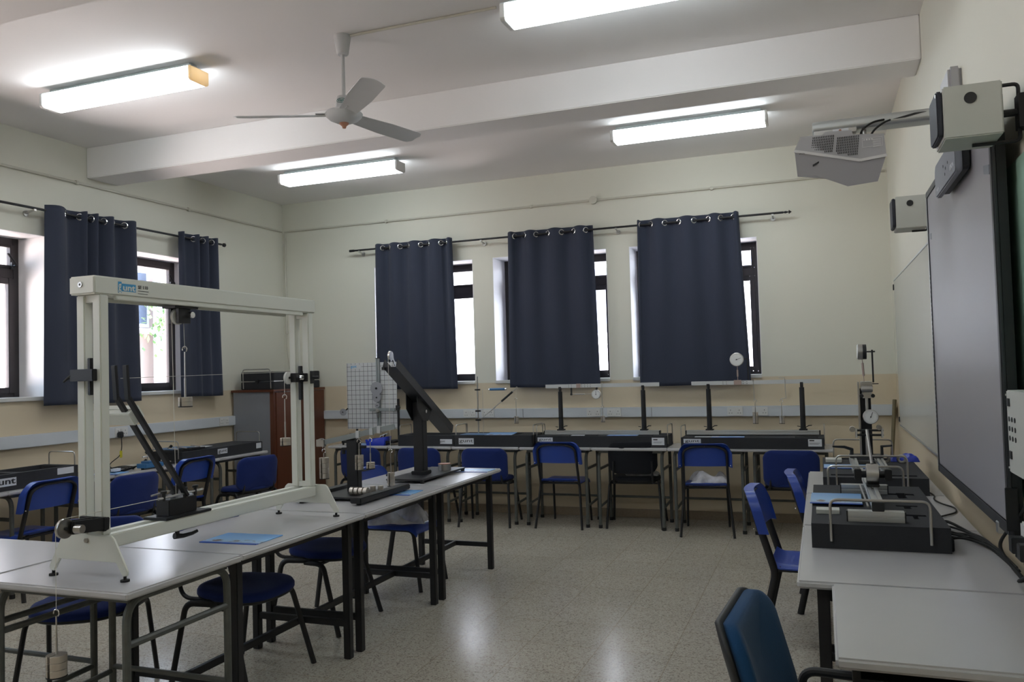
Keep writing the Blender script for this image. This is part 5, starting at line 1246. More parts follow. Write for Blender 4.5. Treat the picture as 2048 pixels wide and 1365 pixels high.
for k, (x, y, lb) in enumerate(((-2.70, 4.60, 'small steel cylinder standing on the balance base, left one'), (-2.655, 4.62, 'small steel cylinder standing on the balance base, right one'))):
    X_, Y_ = x*.9745, y*.9745
    zb_ = DZ+.0265 if k == 0 else DZ+.045
    o = Thing('loose_weight', lb, 'weight', (X_, Y_, zb_), group='loose weights on the balance base')
    o.part('slotted_disc', MB().cyl((X_, Y_, zb_), (X_, Y_, zb_+.042-.0185*k), 0.018, n=24), 'brass_steel', 0.001)
o = Thing('loose_weight', 'flat steel discs lying in a row at the foot of the balance pillar', 'weight', (-2.6896, 4.3853, 0.7943), group=None)
for k in range(4): o.part('slotted_disc', MB().cyl((-2.7286+.032*k, 4.3853, DZ+.0265+.024), (-2.7286+.032*k+.024, 4.3853, DZ+.0265+.024), 0.024, n=24), 'brass_steel', 0.001)

# ================================================================== INCLINED PLANE
t = Thing('inclined_plane', 'sloping black channel on a tall black pillar with a pulley at its top', 'apparatus', (-2.7286, 5.3598, 0.7700))
for (a, b) in ((5.20, 5.28), (5.86, 5.94)):
    pass
bp_ = t.part('base_plate', MB().box(-2.8699, -2.5824, 5.0674, 5.7885, DZ+.018, DZ+.030), 'black_metal', 0.003)
for (x, y) in ((-2.93, 5.22), (-2.665, 5.22), (-2.93, 5.92), (-2.665, 5.92)):
    t.part('foot', MB().cyl((x*.9745, y*.9745, DZ), (x*.9745, y*.9745, DZ+.018), 0.014, n=14), 'rubber', parent=bp_)
t.part('adjusting_screw', MB().cyl((-2.8845, 5.1356, DZ+.012), (-2.8845, 5.1356, DZ+.042), 0.010, n=12).cyl((-2.8845, 5.1356, DZ+.042), (-2.8845, 5.1356, DZ+.052), 0.019, n=16), 'black_plastic', parent=bp_)
px, py = -2.7432, 5.3598
t.part('pillar', MB().box(px-.040, px+.040, py-.035, py+.035, DZ+.030, 1.3693), 'black_metal', 0.005)
t.part('pillar_socket', MB().box(px-.055, px+.06, py-.05, py+.05, DZ+.030, DZ+.055), 'black_metal', 0.004)
t.part('angle_plate', MB().prism([(py-.12, 1.4229), (py+.10, 1.3059), (py+.10, 1.2475), (py+.04, 1.1793), (py-.04, 1.1890), (py-.12, 1.2767)], 'x', px+.041, px+.047), 'black_metal', 0.001)
t.part('angle_plate', MB().prism([(py-.12, 1.4229), (py+.10, 1.3059), (py+.10, 1.2475), (py+.04, 1.1793), (py-.04, 1.1890), (py-.12, 1.2767)], 'x', px-.047, px-.041), 'black_metal', 0.001)
t.part('lock_bolt', MB().cyl((px+.047, py-.01, 1.2523), (px+.060, py-.01, 1.2523), 0.012, n=12).cyl((px+.047, py-.075, 1.3352), (px+.052, py-.075, 1.3352), 0.006, n=10), 'chrome')
A_, B_ = Vector((-2.6945, 4.8530, 1.6032)), Vector((-2.7578, 5.8470, 1.0867))
d_ = (B_-A_).normalized(); s_ = d_.cross(Vector((0,0,1))).normalized(); n_ = s_.cross(d_)
def ch_(p0, p1, cx, cz, w, h):
    a, b = p0+s_*cx+n_*cz, p1+s_*cx+n_*cz; return a, b, w, h
mb = MB()
for (cx, cz, w, h) in ((0, -.030, .100, .004), (-.048, 0, .004, .060), (.048, 0, .004, .060)):
    a, b = A_+s_*cx+n_*cz, B_+s_*cx+n_*cz; mb.bar(a, b, w, h, up=n_)
t.part('channel', mb, 'black_metal')
t.part('rider_plate', MB().bar(A_.lerp(B_, .50)+n_*.034, A_.lerp(B_, .60)+n_*.034, .085, .006, up=n_), 'steel')
pc = A_-d_*.015+n_*.045
pu = t.part('pulley_fork', MB().bar(A_+d_*.02+n_*.02-s_*.012, pc-s_*.012, .006, .022).bar(A_+d_*.10+n_*.035-s_*.012, A_+d_*.02+n_*.065-s_*.012, .006, .014), 'chrome')
w_ = []
t.part('pulley', MB().cyl(pc-s_*.006, pc+s_*.006, 0.034, n=28), 'chrome', parent=pu)
t.part('end_stop', MB().bar(A_-d_*.01-n_*.045-s_*.04, A_+d_*.02-n_*.03-s_*.04, .02, .02), 'black_metal')
cx_, cyy = pc.x, pc.y-.034
t.part('cord', MB().cyl((cx_, cyy, pc.z), (cx_+.002, cyy, 1.0253), 0.0013, n=6), 'string')
hanging_weight('slotted weight hanging over the middle tables from the sloping channel', cx_+.002, cyy, 1.0331, 0.7875, 0.8791, 0.025)
o = Thing('wooden_disc_stack', 'short steel drum with a tan top on the inclined plane base', 'drum', (-2.6653, 5.5936, DZ+.030))
o.part('drum_body', MB().cyl((-2.6653, 5.5936, DZ+.030), (-2.6653, 5.5936, DZ+.075), 0.047, n=36), 'steel', 0.002)
o.part('drum_top', MB().cyl((-2.6653, 5.5936, DZ+.075), (-2.6653, 5.5936, DZ+.080), 0.048, n=36), 'brown_cap', 0.001)

# ================================================================== RIGHT TABLES
t, b = tray('near black foam tray at the right with steel bow handles', -0.0633, 0.4483, 3.6057, 4.7361, 0.7700, 0.8694, [(0.3216, 0.3606, 4.3365, 4.5022), (0.2826, 0.3995, 4.4340, 4.4827), (0.3021, 0.3898, 3.8493, 3.8883), (0.3362, 0.3557, 3.7811, 3.8493), (0.0975, 0.1949, 3.6836, 3.7323), (0.2923, 0.3801, 4.0929, 4.1221), (0.3216, 0.3508, 4.0344, 4.0929)], 'y')
for yy in (3.5988, 4.7439): handle(t, [(0.0117, yy, 0.8011), (0.0117, yy, 0.9697), (0.3781, yy, 0.9697), (0.3781, yy, 0.8011)], 0.006)
t.part('corner_wedge', MB().box(0.4483, 0.4629, 3.6446, 4.6971, DZ, 0.8187), 'black_foam', 0.003)
t = Thing('rail_rig', 'aluminium rail rig with a steel drum on the near right tray', 'apparatus', (0.1949, 4.2878, 0.8703))
for (y, xa, xb) in ((3.79, .082, .300), (4.58, .073, .288)):
    r_ = t.part('cross_rail', rail_mesh(xa*.9745, xb*.9745, (y-.022)*.9745, (y+.022)*.9745, 0.8703, 0.9142), 'alu')
    for xe in (xa*.9745-.003, xb*.9745+.003): t.part('end_cap', MB().cbox((xe, y*.9745, 0.8923), (.005, .044, .043)), 'black_plastic', parent=r_)
t.part('long_rail', rail_mesh(0.1735, 0.2163, 3.6787, 4.8238, 0.9147, 0.9532, 'y'), 'alu')
t.part('rail_end', MB().box(0.1715, 0.2183, 3.6641, 3.6787, 0.9152, 0.9522), 'black_plastic', 0.002)
t.part('side_rod', MB().cyl((0.1608, 3.7518, 0.9210), (0.1559, 4.3853, 0.9210), 0.004, n=8), 'steel')
t.part('drum_foot', MB().box(0.1735, 0.2290, 4.0929, 4.1903, 0.9532, 0.9649), 'black_metal', 0.003)
dc = Vector((0.2017, 4.1416, 1.0058))
t.part('drum', MB().cyl(dc-Vector((.026,0,0)), dc+Vector((.026,0,0)), 0.048, n=40), 'steel', 0.003)
t.part('drum_hub', MB().cyl(dc-Vector((.075,0,0)), dc+Vector((.080,0,0)), 0.016, n=18).cbox((dc.x-.062, dc.y, dc.z), (.03, .05, .05)).cbox((dc.x+.066, dc.y, dc.z), (.03, .05, .05)), 'black_metal', 0.003)
t.part('slanting_rod', MB().cyl(dc+Vector((0,0,.047)), dc+Vector((-.010, .12, .195)), 0.0065, n=12), 'steel')
t, b = tray('far black foam tray at the end of the right tables', -0.0146, 0.5360, 5.0869, 6.1199, 0.7700, 0.8655, [(0.0292, 0.1754, 5.1649, 5.2233), (0.3411, 0.4873, 5.1649, 5.2233), (0.0195, 0.4873, 6.0029, 6.0809)], 'y')
for yy in (5.0801, 6.1267): handle(t, [(0.0585, yy, 0.8041), (0.0585, yy, 0.9892), (0.4288, yy, 0.9892), (0.4288, yy, 0.8041)], 0.0055)
t = Thing('spring_test_rig', 'tall steel and black rig with two dial gauges on the far right tray', 'apparatus', (0.2582, 5.7983, 0.8655))
for x in (.175, .335): t.part('base_rail', rail_mesh((x-.02)*.9745, (x+.02)*.9745, 5.2818, 5.9834, 0.8664, 0.9054, 'y'), 'alu')
t.part('rail_bridge', MB().box(0.1510, 0.3459, 5.7496, 5.8665, 0.9054, 0.9210), 'black_metal', 0.002)
t.part('clamp_lever', MB().tube([(0.1608, 5.6521, 0.9210), (0.1608, 5.6521, 0.9697), (0.1169, 5.6034, 0.9892), (0.0487, 5.5741, 0.9941)], [.012,.012,.009,.006], 8), 'black_plastic')
t.part('clamp_lever', MB().tube([(0.3362, 5.6521, 0.9210), (0.3362, 5.6521, 0.9892), (0.3898, 5.6034, 0.9990)], [.010,.010,.006], 8), 'black_plastic')
t.part('column', MB().box(0.2261, 0.2923, 5.7885, 5.8373, 0.9210, 1.3498), 'black_metal', 0.003)
t.part('column_side_plate', MB().box(0.2163, 0.2261, 5.7496, 5.8275, 0.9210, 1.3936), 'steel', 0.001)
t.part('guide_rod', MB().cyl((0.2631, 5.7106, 1.1598), (0.2631, 5.7106, 1.3059), 0.009, n=14).cyl((0.2553, 5.7106, 0.9210), (0.2553, 5.7106, 1.0721), 0.010, n=14), 'steel')
t.part('crosshead', MB().box(0.2339, 0.3001, 5.6911, 5.8470, 1.3400, 1.3956).box(0.2388, 0.2962, 5.6813, 5.8080, 1.2913, 1.3274).cyl((0.2339, 5.6813, 1.3498), (0.3001, 5.6813, 1.3498), 0.020, n=18), 'steel', 0.003)
t.part('crosshead_knob', MB().cyl((0.2339, 5.6716, 1.3059), (0.2339, 5.7106, 1.3059), 0.012, n=12).cyl((0.3001, 5.6716, 1.3059), (0.3001, 5.7106, 1.3059), 0.012, n=12).cyl((0.3001, 5.6911, 1.3819), (0.3362, 5.6911, 1.3819), 0.003, n=8), 'black_plastic')
for z in (1.045, 1.075): t.part('cross_bar', MB().box((.192)*.9745, .362*.9745, 5.6716, 5.7106, 1.5328+(z-.006-1.5328)*.9745, 1.5328+(z+.006-1.5328)*.9745), 'black_metal', 0.002)
for (x, z) in ((.198, 1.06), (.352, 1.06)): t.part('tie_bolt', MB().cyl((x*.9745, 5.6618, 1.5328+(z-.03-1.5328)*.9745), (x*.9745, 5.6618, 1.5328+(z+.03-1.5328)*.9745), 0.007, n=12), 'chrome')
t.part('bar_knob', MB().cyl((0.1705, 5.6521, 1.0964), (0.1705, 5.6911, 1.0964), 0.018, n=16).cyl((0.3265, 5.6521, 1.1062), (0.3265, 5.6911, 1.1062), 0.016, n=16), 'steel')
dial_gauge(t, (0.2807, 5.6521, 1.1744), 0.046, needle=1.2)
t.part('gauge_bracket', MB().box(0.3040, 0.3138, 5.7301, 5.7496, 1.3888, 1.5983).cyl((0.2777, 5.7398, 1.5866), (0.3265, 5.7398, 1.5866), 0.005, n=8), 'black_metal', 0.001)
dial_gauge(t, (0.2261, 5.7398, 1.5866), 0.050, face='-x')
t.part('gauge_stem', MB().cyl((0.2485, 5.7398, 1.5398), (0.2553, 5.7398, 1.3888), 0.0025, n=8).cyl((0.2495, 5.7398, 1.5155), (0.2534, 5.7398, 1.4326), 0.0075, n=12), 'pink_metal')
for k, (x, y) in enumerate(((.375, 6.0), (.475, 6.0))):
    o = Thing('steel_ring', ['pale ring on the far right tray, nearer the column', 'pale ring on the far right tray, nearer the wall'][k], 'ring', (x*.9745, y*.9745, 0.8655))
    o.part('ring_body', MB().ring((x*.9745, y*.9745, 0.8655+.024), 0.022, 0.010, 'y', 24, 8), 'steel')
mb = MB(); bx0 = Vector((0.4873, 5.9639, 0.8664)); rr = random.Random(2)
def bb(u, v):
    e = max(0, 1-max(abs(u*2-1), abs(v*2-1))**3); return (bx0.x+(u-.5)*.17, bx0.y+(v-.5)*.16, bx0.z+.002+.05*e**.5*(0.6+0.25*math.sin(9*u+3*v)+0.15*math.sin(17*v)))
g0 = MB().grid(bb, 16, 16); g0.grid(lambda u, v: (bx0.x+(u-.5)*.17, bx0.y+(v-.5)*.16, bx0.z), 16, 16)
single('plastic_bag', g0, 'blue_bin', 'crumpled blue plastic bag on the far corner of the far tray', 'bag', smooth=0.5, loc=bx0)
t = Thing('wooden_stick', 'thin brown wooden stick leaning in the right back corner', 'stick', (0.50, 8.05, 0))
t.part('shaft', MB().cyl((0.505, 8.02, 0.0), (0.616, 8.255, 1.165), 0.014, 0.017, n=12), 'stick')

# cables on the right tables
def cable(lbl, pts, r=0.004, group=None, name='cable'):
    P_ = [Vector(p) for p in pts]; out = []
    for i in range(len(P_)-1):
        p0 = P_[max(0, i-1)]; p1 = P_[i]; p2 = P_[i+1]; p3 = P_[min(len(P_)-1, i+2)]
        for k in range(8):
            s = k/8; out.append(0.5*((2*p1)+(p2-p0)*s+(2*p0-5*p1+4*p2-p3)*s*s+(3*p1-p0-3*p2+p3)*s**3))
    out.append(P_[-1])
    return single(name, MB().tube(out, r, 6), 'rubber', lbl, 'cable', group, loc=P_[0], smooth=1.5)
zc_ = DZ+.006
cable('long black cable winding along the wall edge of the right tables', [(.602,5.93,zc_), (.59,5.74,zc_), (.535,5.62,zc_), (.515,5.45,zc_), (.535,5.25,zc_), (.555,5.08,zc_), (.540,4.93,zc_), (.560,4.80,zc_), (.600,4.68,zc_), (.590,4.55,zc_), (.54,4.46,zc_), (.47,4.36,zc_)])
rr = random.Random(11)
for k in range(8):
    y0 = 3.72+.055*k; e = rr.uniform(-.05, .05)
    zz = [zc_+rr.uniform(0, .018) for _ in range(5)]
    cable('black cable in the bundle between the near tray and the wall box', [(.466,y0+.10,zz[0]), (.51,y0+.10+e,zz[1]), (.56,3.80+.030*k,zz[2]), (.600,3.66+.015*k,zz[3]), (.612,3.36-.02*k,zz[4])], 0.0050, group='bundled black cables by the wall')
cable('thick black cable hanging from the wall control box down to the desk', [(.585,2.90,1.34), (.580,2.94,1.22), (.592,3.03,1.06), (.560,3.14,.96), (.545,3.20,.88), (.585,3.06,.81), (.605,2.95,.785)], 0.006)
cable('black cable looping from the socket box to the right tables', [(.60,2.82,.92), (.585,2.95,.86), (.575,3.10,.80), (.60,3.18,.785), (.605,3.35,.783)], 0.005)

# ================================================================== RIGHT WALL
bx_, byn, byf, bz0, bz1 = 0.550, 3.075, 4.80, 0.945, 2.405
t = Thing('interactive_board', 'large interactive board with a dark frame on the right wall', 'board', (XR, (byn+byf)/2, bz0))
t.part('board_body', MB().box(bx_+.012, bx_+.045, byn+.004, byf-.004, bz0+.004, bz1-.004), 'black_plastic', 0.004)
t.part('board_surface', MB().box(bx_+.004, bx_+.012, byn+.03, byf-.035, bz0+.04, bz1-.035), 'board_face')
fr = MB()
for (a, b, c, d) in ((byn, byn+.032, bz0, bz1), (byf-.04, byf, bz0, bz1), (byn+.032, byf-.04, bz0, bz0+.045), (byn+.032, byf-.04, bz1-.038, bz1)): fr.box(bx_, bx_+.014, a, b, c, d)
fo = t.part('frame', fr, 'board_frame', 0.004)
mk_ = MB()
for k in range(34): z = bz0+.22+.024*k; mk_.box(bx_-.0006, bx_, byf-.034, byf-.024, z, z+.010)
t.part('icon_strip', mk_, 'label', parent=fo)
t.part('frame_inlay', MB().box(bx_-.001, bx_+.0, byf-.022, byf-.008, bz0+.03, bz1-.03), 'alu', parent=fo)
t.part('screen_tab', MB().prism([(byn+.055, 2.145), (byn+.15, 2.165), (byn+.15, 2.195), (byn+.055, 2.178)], 'x', bx_+.0025, bx_+.004), 'grey_panel')
t.part('screen_tab', MB().prism([(byf-.13, 2.14), (byf-.04, 2.155), (byf-.04, 2.185), (byf-.13, 2.172)], 'x', bx_+.0025, bx_+.004), 'grey_panel')
for y in (byn+.3, byf-.3): t.part('wall_bracket', MB().box(bx_+.045, XR, y-.03, y+.03, bz0+.1, bz1-.1), 'black_metal')
t.part('side_clip', MB().box(bx_-.006, bx_+.03, byn-.006, byn+.01, bz0+.02, bz0+.16), 'black_metal', 0.002)
t.part('corner_clip', MB().box(bx_-.004, bx_+.02, byn+.16, byn+.20, bz0-.02, bz0+.02), 'alu', 0.002)
t = Thing('sensor_module', 'grey rounded sensor module hooked over the top of the interactive board', 'sensor', (bx_-.03, 3.70, 2.21))
mb = MB().roundrect(3.42, 3.98, 2.225, 2.365, 0.05, bx_-.055, bx_-.030, axis='x', rb=0.02)
so_ = t.part('front_shell', mb, 'grey_panel', 0.005)
t.part('back_shell', MB().roundrect(3.44, 3.96, 2.235, 2.385, 0.05, bx_-.030, bx_-.002, axis='x', rb=0.02), 'black_plastic', 0.004)
t.part('mounting_hook', MB().box(bx_-.03, bx_+.02, 3.60, 3.80, 2.385, 2.425), 'black_plastic', 0.003)
text_part(t, 'module_letters', 'EPSON', 0.030, (bx_-.0558, 3.50, 2.262), '-x', 'label', so_)
text_part(t, 'module_letters', 'Touch Unit', 0.016, (bx_-.0558, 3.89, 2.250), '-x', 'label', so_)
mk_ = MB()
for (y, z) in ((3.60, 2.30), (3.66, 2.29), (3.72, 2.31), (3.68, 2.27), (3.52, 2.33)): mk_.disc((bx_-.0555, y, z), 0.006, 0.001, 'x', 12)
t.part('indicator', mk_, 'ink', parent=so_)

t = Thing('whiteboard', 'plain whiteboard behind the interactive board, towards the back corner', 'board', (XR-.02, 6.4, .955))
t.part('panel', MB().box(XR-.016, XR-.002, 4.9, 7.90, .962, 2.215), 'whiteboard', 0.002)
t.part('trim', MB().box(XR-.020, XR-.002, 4.9, 7.90, .950, .962).box(XR-.020, XR-.002, 4.9, 7.90, 2.215, 2.226), 'alu', 0.001)
t.part('corner_peg', MB().box(XR-.024, XR-.002, 7.90, 7.93, 2.14, 2.19).box(XR-.024, XR-.002, 7.90, 7.93, .985, 1.03), 'black_metal', 0.001)
single('notice_board', MB().box(XR-.016, XR-.001, 1.6, 3.30, 1.05, 2.18), 'green_board', 'pale green board at the right edge behind the big speaker', 'board', bevel=0.003)

def speaker(lbl, x0, x1, y0, y1, z0, z1):
    t = Thing('speaker', lbl, 'speaker', ((x0+x1)/2, (y0+y1)/2, z0), group='wall speakers beside the interactive board')
    b = t.part('cabinet', MB().box(x0+.012, x1, y0, y1, z0, z1), 'speaker', 0.004)
    t.part('port', MB().disc((x0+.5*(x1-x0), y0-.001, z1-.045), .018, .004, 'y', 28), 'ink', parent=b)
    g = t.part('grille', MB().roundrect(y0+.006, y1-.006, z0+.012, z1-.006, .022, x0-.006, x0+.012, axis='x', rb=.022), 'grille', 0.004)
    t.part('badge', MB().disc((x0-.0065, y0+.02, z1-.022), .006, .002, 'x', 14), 'chrome', parent=g)
    t.part('wall_bracket', MB().tube(fillet([(x1-.06, (y0+y1)/2, z1+.008), (XR-.02, (y0+y1)/2, z1+.008), (XR-.02, (y0+y1)/2, z0-.008), (x1-.075, (y0+y1)/2, z0-.008)], .015), .006, 8).box(XR-.026, XR, (y0+y1)/2-.03, (y0+y1)/2+.03, z0+.03, z1-.03).cyl((x1-.002, (y0+y1)/2, (z0+z1)/2), (XR-.02, (y0+y1)/2, (z0+z1)/2), .012, n=10), 'black_metal')
    return t
speaker('white wall speaker nearest the camera, above the near end of the interactive board', .382, .560, 2.90, 3.09, 2.225, 2.392)
speaker('small looking white wall speaker at the far end of the interactive board', .435, .612, 5.30, 5.49, 2.300, 2.490)

# ------------------------------------------------------------------ projector on its arm
t = Thing('projector', 'grey short throw projector hanging from the wall arm', 'projector', (.12, 4.2, 2.35))
A = [(-.078, 4.085, 2.535), (-.050, 4.11, 2.602), (.050, 4.11, 2.600), (.060, 4.11, 2.612), (.175, 4.11, 2.606), (.180, 4.11, 2.585), (.312, 4.11, 2.572), (.316, 4.085, 2.468), (.205, 4.078, 2.455)]
Bm = [(-.070, 4.13, 2.418), (.010, 4.13, 2.416), (.150, 4.15, 2.352), (.280, 4.15, 2.362)]
def sh(p, dy): return (p[0], p[1]+dy, p[2])
front = A+[Bm[3], Bm[2], Bm[1], Bm[0]]
# front skin: upper panel (A) and lower panel (below the ridge), closed towards the back
up = A; lowp = [A[0], A[8], A[7], Bm[3], Bm[2], Bm[1], Bm[0]]
bk = [(-.050, 4.34, 2.606), (.312, 4.34, 2.576), (.316, 4.34, 2.520), (.280, 4.34, 2.425), (.150, 4.34, 2.420), (-.070, 4.34, 2.465), (-.078, 4.34, 2.548)]
mb = MB(); mb.add(up, [tuple(range(9))]); mb.add(lowp, [tuple(range(7))[::-1]]); mb.add(bk, [tuple(range(7))])
mb.add([A[1], A[2], A[3], A[4], A[5], A[6], bk[1], (.180, 4.34, 2.585), (.175, 4.34, 2.606), (.060, 4.34, 2.612), (.050, 4.34, 2.600), bk[0]], [(0,1,10,11), (1,2,9,10), (2,3,8,9), (3,4,7,8), (4,5,6,7)])
mb.add([(.050,4.34,2.600), (.060,4.34,2.612), (.175,4.34,2.606), (.180,4.34,2.585), bk[0], bk[1]], [(0,1,2,3,5,4)])
mb.add([A[6], A[7], bk[2], bk[1]], [(0,1,2,3)]); mb.add([A[7], Bm[3], bk[3], bk[2]], [(0,1,2,3)])
mb.add([Bm[3], Bm[2], bk[4], bk[3]], [(0,1,2,3)]); mb.add([Bm[2], Bm[1], Bm[0], bk[5], bk[4]], [(0,1,2,3,4)])
mb.add([Bm[0], A[0], bk[6], bk[5]], [(0,1,2,3)]); mb.add([A[0], A[1], bk[0], bk[6]], [(0,1,2,3)])
body = t.part('projector_body', mb, 'projector', smooth=0.3)
# light trim strip along the ridge
t.part('trim_strip', MB().bar((-.079, 4.0815, 2.530), (.205, 4.0745, 2.452), .004, .013, up=(0,.2,1)).bar((.205, 4.0745, 2.452), (.318, 4.0815, 2.465), .004, .013, up=(0,.2,1)), 'projector_light', parent=body)
def onup(x, z):                                      # a point on the sloping upper panel
    f = max(0, min(1, (z-2.49)/(2.60-2.49))); return (x, 4.079+(4.11-4.079)*f-.0012, z)
vt = MB()
for r_i in range(10):
    z = 2.592-.0125*r_i
    for c_i in range(13):
        x = .005+.0075*c_i
        if z < 2.535-.285*(x+.078)+.022: continue
        if z > 2.592-.12*x+.0 and False: continue
        p = onup(x-.0035*r_i*.5, z); vt.box(p[0], p[0]+.0035, p[1]-.0006, p[1]+.0006, z-.0095, z)
for r_i in range(9):
    z = 2.577-.0125*r_i
    for c_i in range(13):
        x = .112+.0075*c_i
        if z < 2.535-.285*(x+.078)+.022: continue
        p = onup(x-.0015*r_i, z); vt.box(p[0], p[0]+.0035, p[1]-.0006, p[1]+.0006, z-.0095, z)
t.part('vent_slots', vt, 'ink', parent=body)
p = onup(.235, 2.54)
lb_ = MB()
for (x0, x1, z0, z1) in ((.218,.303,2.555,2.5565),(.218,.303,2.512,2.5135),(.218,.2195,2.512,2.5565),(.3015,.303,2.512,2.5565)): lb_.box(x0, x1, onup(0,(z0+z1)/2)[1]-.0008, onup(0,(z0+z1)/2)[1], z0, z1)
for k in range(4):
    for q in range(3): lb_.box(.262, .297, onup(0,2.548-.011*k)[1]-.0008, onup(0,2.548-.011*k)[1], 2.5475-.011*k-.0028*q, 2.5485-.011*k-.0028*q)
for k in range(4): lb_.box(.223+.011*k, .230+.011*k, onup(0,2.549)[1]-.0008, onup(0,2.549)[1], 2.5455, 2.5525)
t.part('warning_label', lb_, 'projector_light', parent=body)
def onlow(x, z): f = (2.50-z)/(2.50-2.36); return (x, 4.081+(4.148-4.081)*f-.0012, z)
q = onlow(.02, 2.455); t.part('panel_slot', MB().prism([(-.000, 2.452), (.028, 2.466), (.028, 2.474), (.000, 2.460)], 'y', q[1]-.003, q[1]+.006), 'ink', parent=body)
text_part(t, 'maker_letters', 'EPSON', 0.008, (-.045, onlow(0,2.515)[1]+.003, 2.512), '-y', 'ink', body)
t = Thing('telescopic_bracket', 'grey telescopic projector arm reaching out from the right wall', 'bracket', (.6, 4.25, 2.62))
arm = t.part('arm_tube', MB().roundrect(4.19, 4.31, 2.635, 2.690, .02, .005, .60, axis='x'), 'alu', 0.004)
t.part('arm_slot', MB().prism([(.36, 2.655), (.45, 2.672), (.50, 2.672), (.41, 2.655)], 'y', 4.186, 4.190), 'ink', parent=arm)
t.part('wall_plate', MB().box(.585, XR, 4.12, 4.38, 2.54, 2.845), 'projector', 0.012)
t.part('tilt_plate', MB().box(.010, .20, 4.17, 4.33, 2.6145, 2.635).cyl((.235, 4.25, 2.588), (.235, 4.25, 2.636), .012, n=14), 'steel', 0.002)
t.part('warning_sticker', MB().box(.095, .165, 4.167, 4.1695, 2.617, 2.634), 'label')
t.part('sticker_mark', MB().disc((.128, 4.1665, 2.625), .006, .001, 'y', 12), 'brown_cap')
cable('short black cable from the projector into its arm', [(.215,4.16,2.585), (.225,4.14,2.61), (.27,4.15,2.64), (.32,4.18,2.655)], .005)
cable('second black cable looping from the projector to the arm', [(.255,4.16,2.575), (.275,4.13,2.60), (.315,4.14,2.63), (.345,4.18,2.65)], .005)

# ------------------------------------------------------------------ control box and power box
t = Thing('control_box', 'pale wall control box with rows of round audio connectors', 'control box', (.57, 2.87, 1.165))
b = t.part('box_body', MB().box(.548, .600, 2.70, 3.005, 1.165, 1.425), 'speaker', 0.003)
mk_ = MB()
for k, z in enumerate((1.335, 1.305, 1.275)):
    for x in (.567, .587): mk_.lathe([(.0085, 0), (.0085, -.004), (.005, -.004), (.005, 0)], (x, 3.0, z), 16, axis='y')
for k, z in enumerate((1.335, 1.305, 1.275)):
    for y in (2.975, 2.935, 2.895): mk_.disc((.5475, y, z), .008, .003, 'x', 16)
t.part('connector', mk_, 'ink', parent=b)
t.part('port_block', MB().box(.544, .549, 2.955, 2.99, 1.375, 1.400).box(.544, .549, 2.955, 2.985, 1.21, 1.235), 'black_plastic', 0.001, parent=b)
t.part('screw', MB().disc((.546, 2.998, 1.41), .004, .004, 'x', 10).disc((.546, 2.998, 1.18), .004, .004, 'x', 10), 'chrome', parent=b)
for z in (1.20, 1.38): t.part('wall_spacer', MB().box(.600, XR, 2.75, 2.95, z-.01, z+.01), 'white_plastic')
t = Thing('power_box', 'white twin socket box low on the right wall with black plugs', 'socket', (.6, 2.95, .90))
b = t.part('box_body', MB().box(.575, XR, 2.82, 3.04, .895, 1.005), 'white_plastic', 0.005)
for y in (2.87, 2.985):
    t.part('plug', MB().box(.535, .575, y-.024, y+.024, .915, .965).cyl((.555, y, .90), (.555, y, .915), .008, n=10), 'black_plastic', 0.006, parent=b)

# ================================================================== CAMERA, SUN, SKY
cam = bpy.data.cameras.new('camera'); co = bpy.data.objects.new('camera', cam); C.objects.link(co)
cam.sensor_fit = 'HORIZONTAL'; cam.sensor_width = 36.0; cam.lens = 1642.0*36/2048; cam.clip_start = 0.05; cam.clip_end = 300
yaw, pit, rol = math.radians(20.5634), math.radians(2.0341), math.radians(-1.6206)
fwd = Vector((-math.sin(yaw)*math.cos(pit), math.cos(yaw)*math.cos(pit), math.sin(pit)))
rt = Vector((math.cos(yaw), math.sin(yaw), 0)); upv = rt.cross(fwd)
r2 = rt*math.cos(rol)+upv*math.sin(rol); u2 = upv*math.cos(rol)-rt*math.sin(rol)
Rm = Matrix((r2, u2, -fwd)).transposed().to_4x4(); Rm.translation = Vector((0, 0, 1.5328))
co.matrix_world = Rm
cam.dof.use_dof = False
SC.camera = co

sun = bpy.data.lights.new('sun', 'SUN'); sun.energy = 40.0; sun.angle = math.radians(1.0); sun.color = (1.0, 0.88, 0.84)
so = bpy.data.objects.new('sun', sun); C.objects.link(so)
d = Vector((0.30, 0.80, -0.80)).normalized()
so.rotation_euler = d.to_track_quat('-Z', 'Y').to_euler()

w = bpy.data.worlds.new('sky'); SC.world = w; w.use_nodes = True; nt = w.node_tree
bg = nt.nodes['Background']; bg.inputs['Strength'].default_value = 6.3
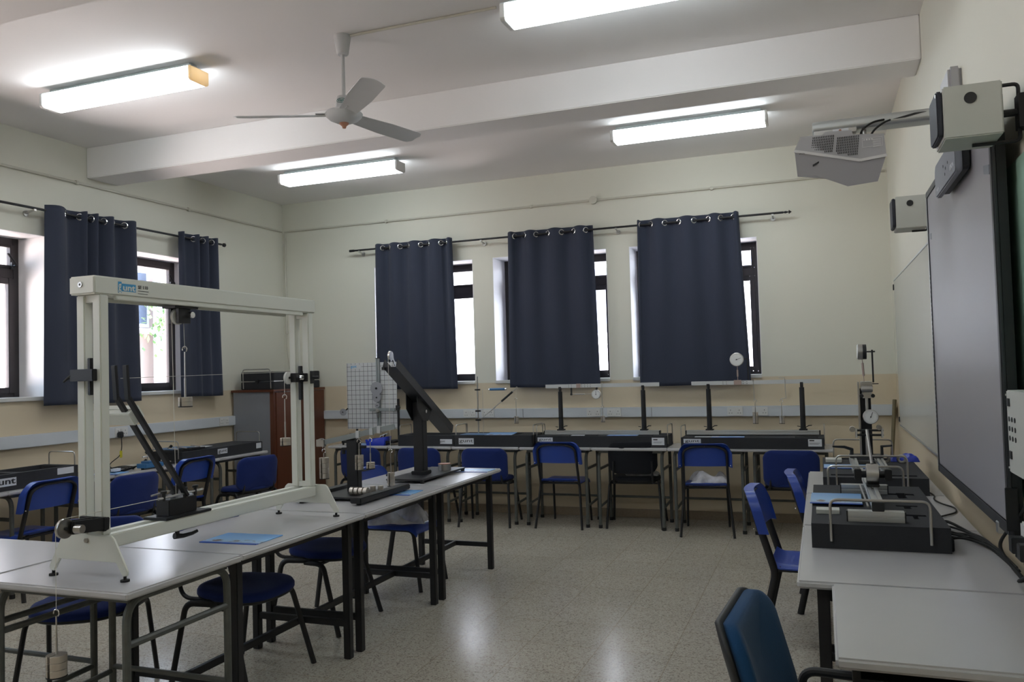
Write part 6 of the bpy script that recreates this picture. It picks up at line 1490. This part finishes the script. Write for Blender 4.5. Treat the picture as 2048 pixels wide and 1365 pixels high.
# sky above the horizon, sunlit pale street below it; brighter and warmer on the sunny left side
tc = nt.nodes.new('ShaderNodeTexCoord'); sp = nt.nodes.new('ShaderNodeSeparateXYZ'); nt.links.new(tc.outputs['Generated'], sp.inputs[0])
hz = nt.nodes.new('ShaderNodeMapRange'); hz.inputs[1].default_value = -0.03; hz.inputs[2].default_value = 0.03; nt.links.new(sp.outputs['Z'], hz.inputs[0])
lf = nt.nodes.new('ShaderNodeMapRange'); lf.inputs[1].default_value = 0.35; lf.inputs[2].default_value = -0.65; nt.links.new(sp.outputs['X'], lf.inputs[0])
gr = nt.nodes.new('ShaderNodeMix'); gr.data_type = 'RGBA'; gr.inputs[6].default_value = (0.45, 0.44, 0.46, 1); gr.inputs[7].default_value = (3.9, 3.1, 3.0, 1); nt.links.new(lf.outputs[0], gr.inputs[0])
mxw = nt.nodes.new('ShaderNodeMix'); mxw.data_type = 'RGBA'; mxw.inputs[7].default_value = (0.74, 0.86, 1.08, 1)
nt.links.new(hz.outputs[0], mxw.inputs[0]); nt.links.new(gr.outputs[2], mxw.inputs[6]); nt.links.new(mxw.outputs[2], bg.inputs['Color'])

def portal(name, loc, rot, sx, sy):
    l = bpy.data.lights.new(name, 'AREA'); l.shape = 'RECTANGLE'; l.size = sx; l.size_y = sy; l.cycles.is_portal = True
    o = bpy.data.objects.new(name, l); C.objects.link(o); o.location = loc; o.rotation_euler = rot
for (a, b) in WB: portal('window_portal', ((a+b)/2, YB+0.42, (WZ0+WZ1)/2), (-PI/2, 0, 0), b-a, WZ1-WZ0)
for (a, b) in WL: portal('window_portal', (XL-0.42, (a+b)/2, (WZ0+WZ1)/2), (0, -PI/2, 0), WZ1-WZ0, b-a)

SC.view_settings.view_transform = 'Standard'; SC.view_settings.look = 'None'
SC.view_settings.exposure = 0.0; SC.view_settings.gamma = 1.0; SC.view_settings.use_curve_mapping = False
SC.cycles.use_denoising = True
SC.cycles.max_bounces = 9; SC.cycles.diffuse_bounces = 5; SC.cycles.adaptive_threshold = 0.02; SC.cycles.sample_clamp_indirect = 30.0
SC.cycles.caustics_reflective = False; SC.cycles.caustics_refractive = False
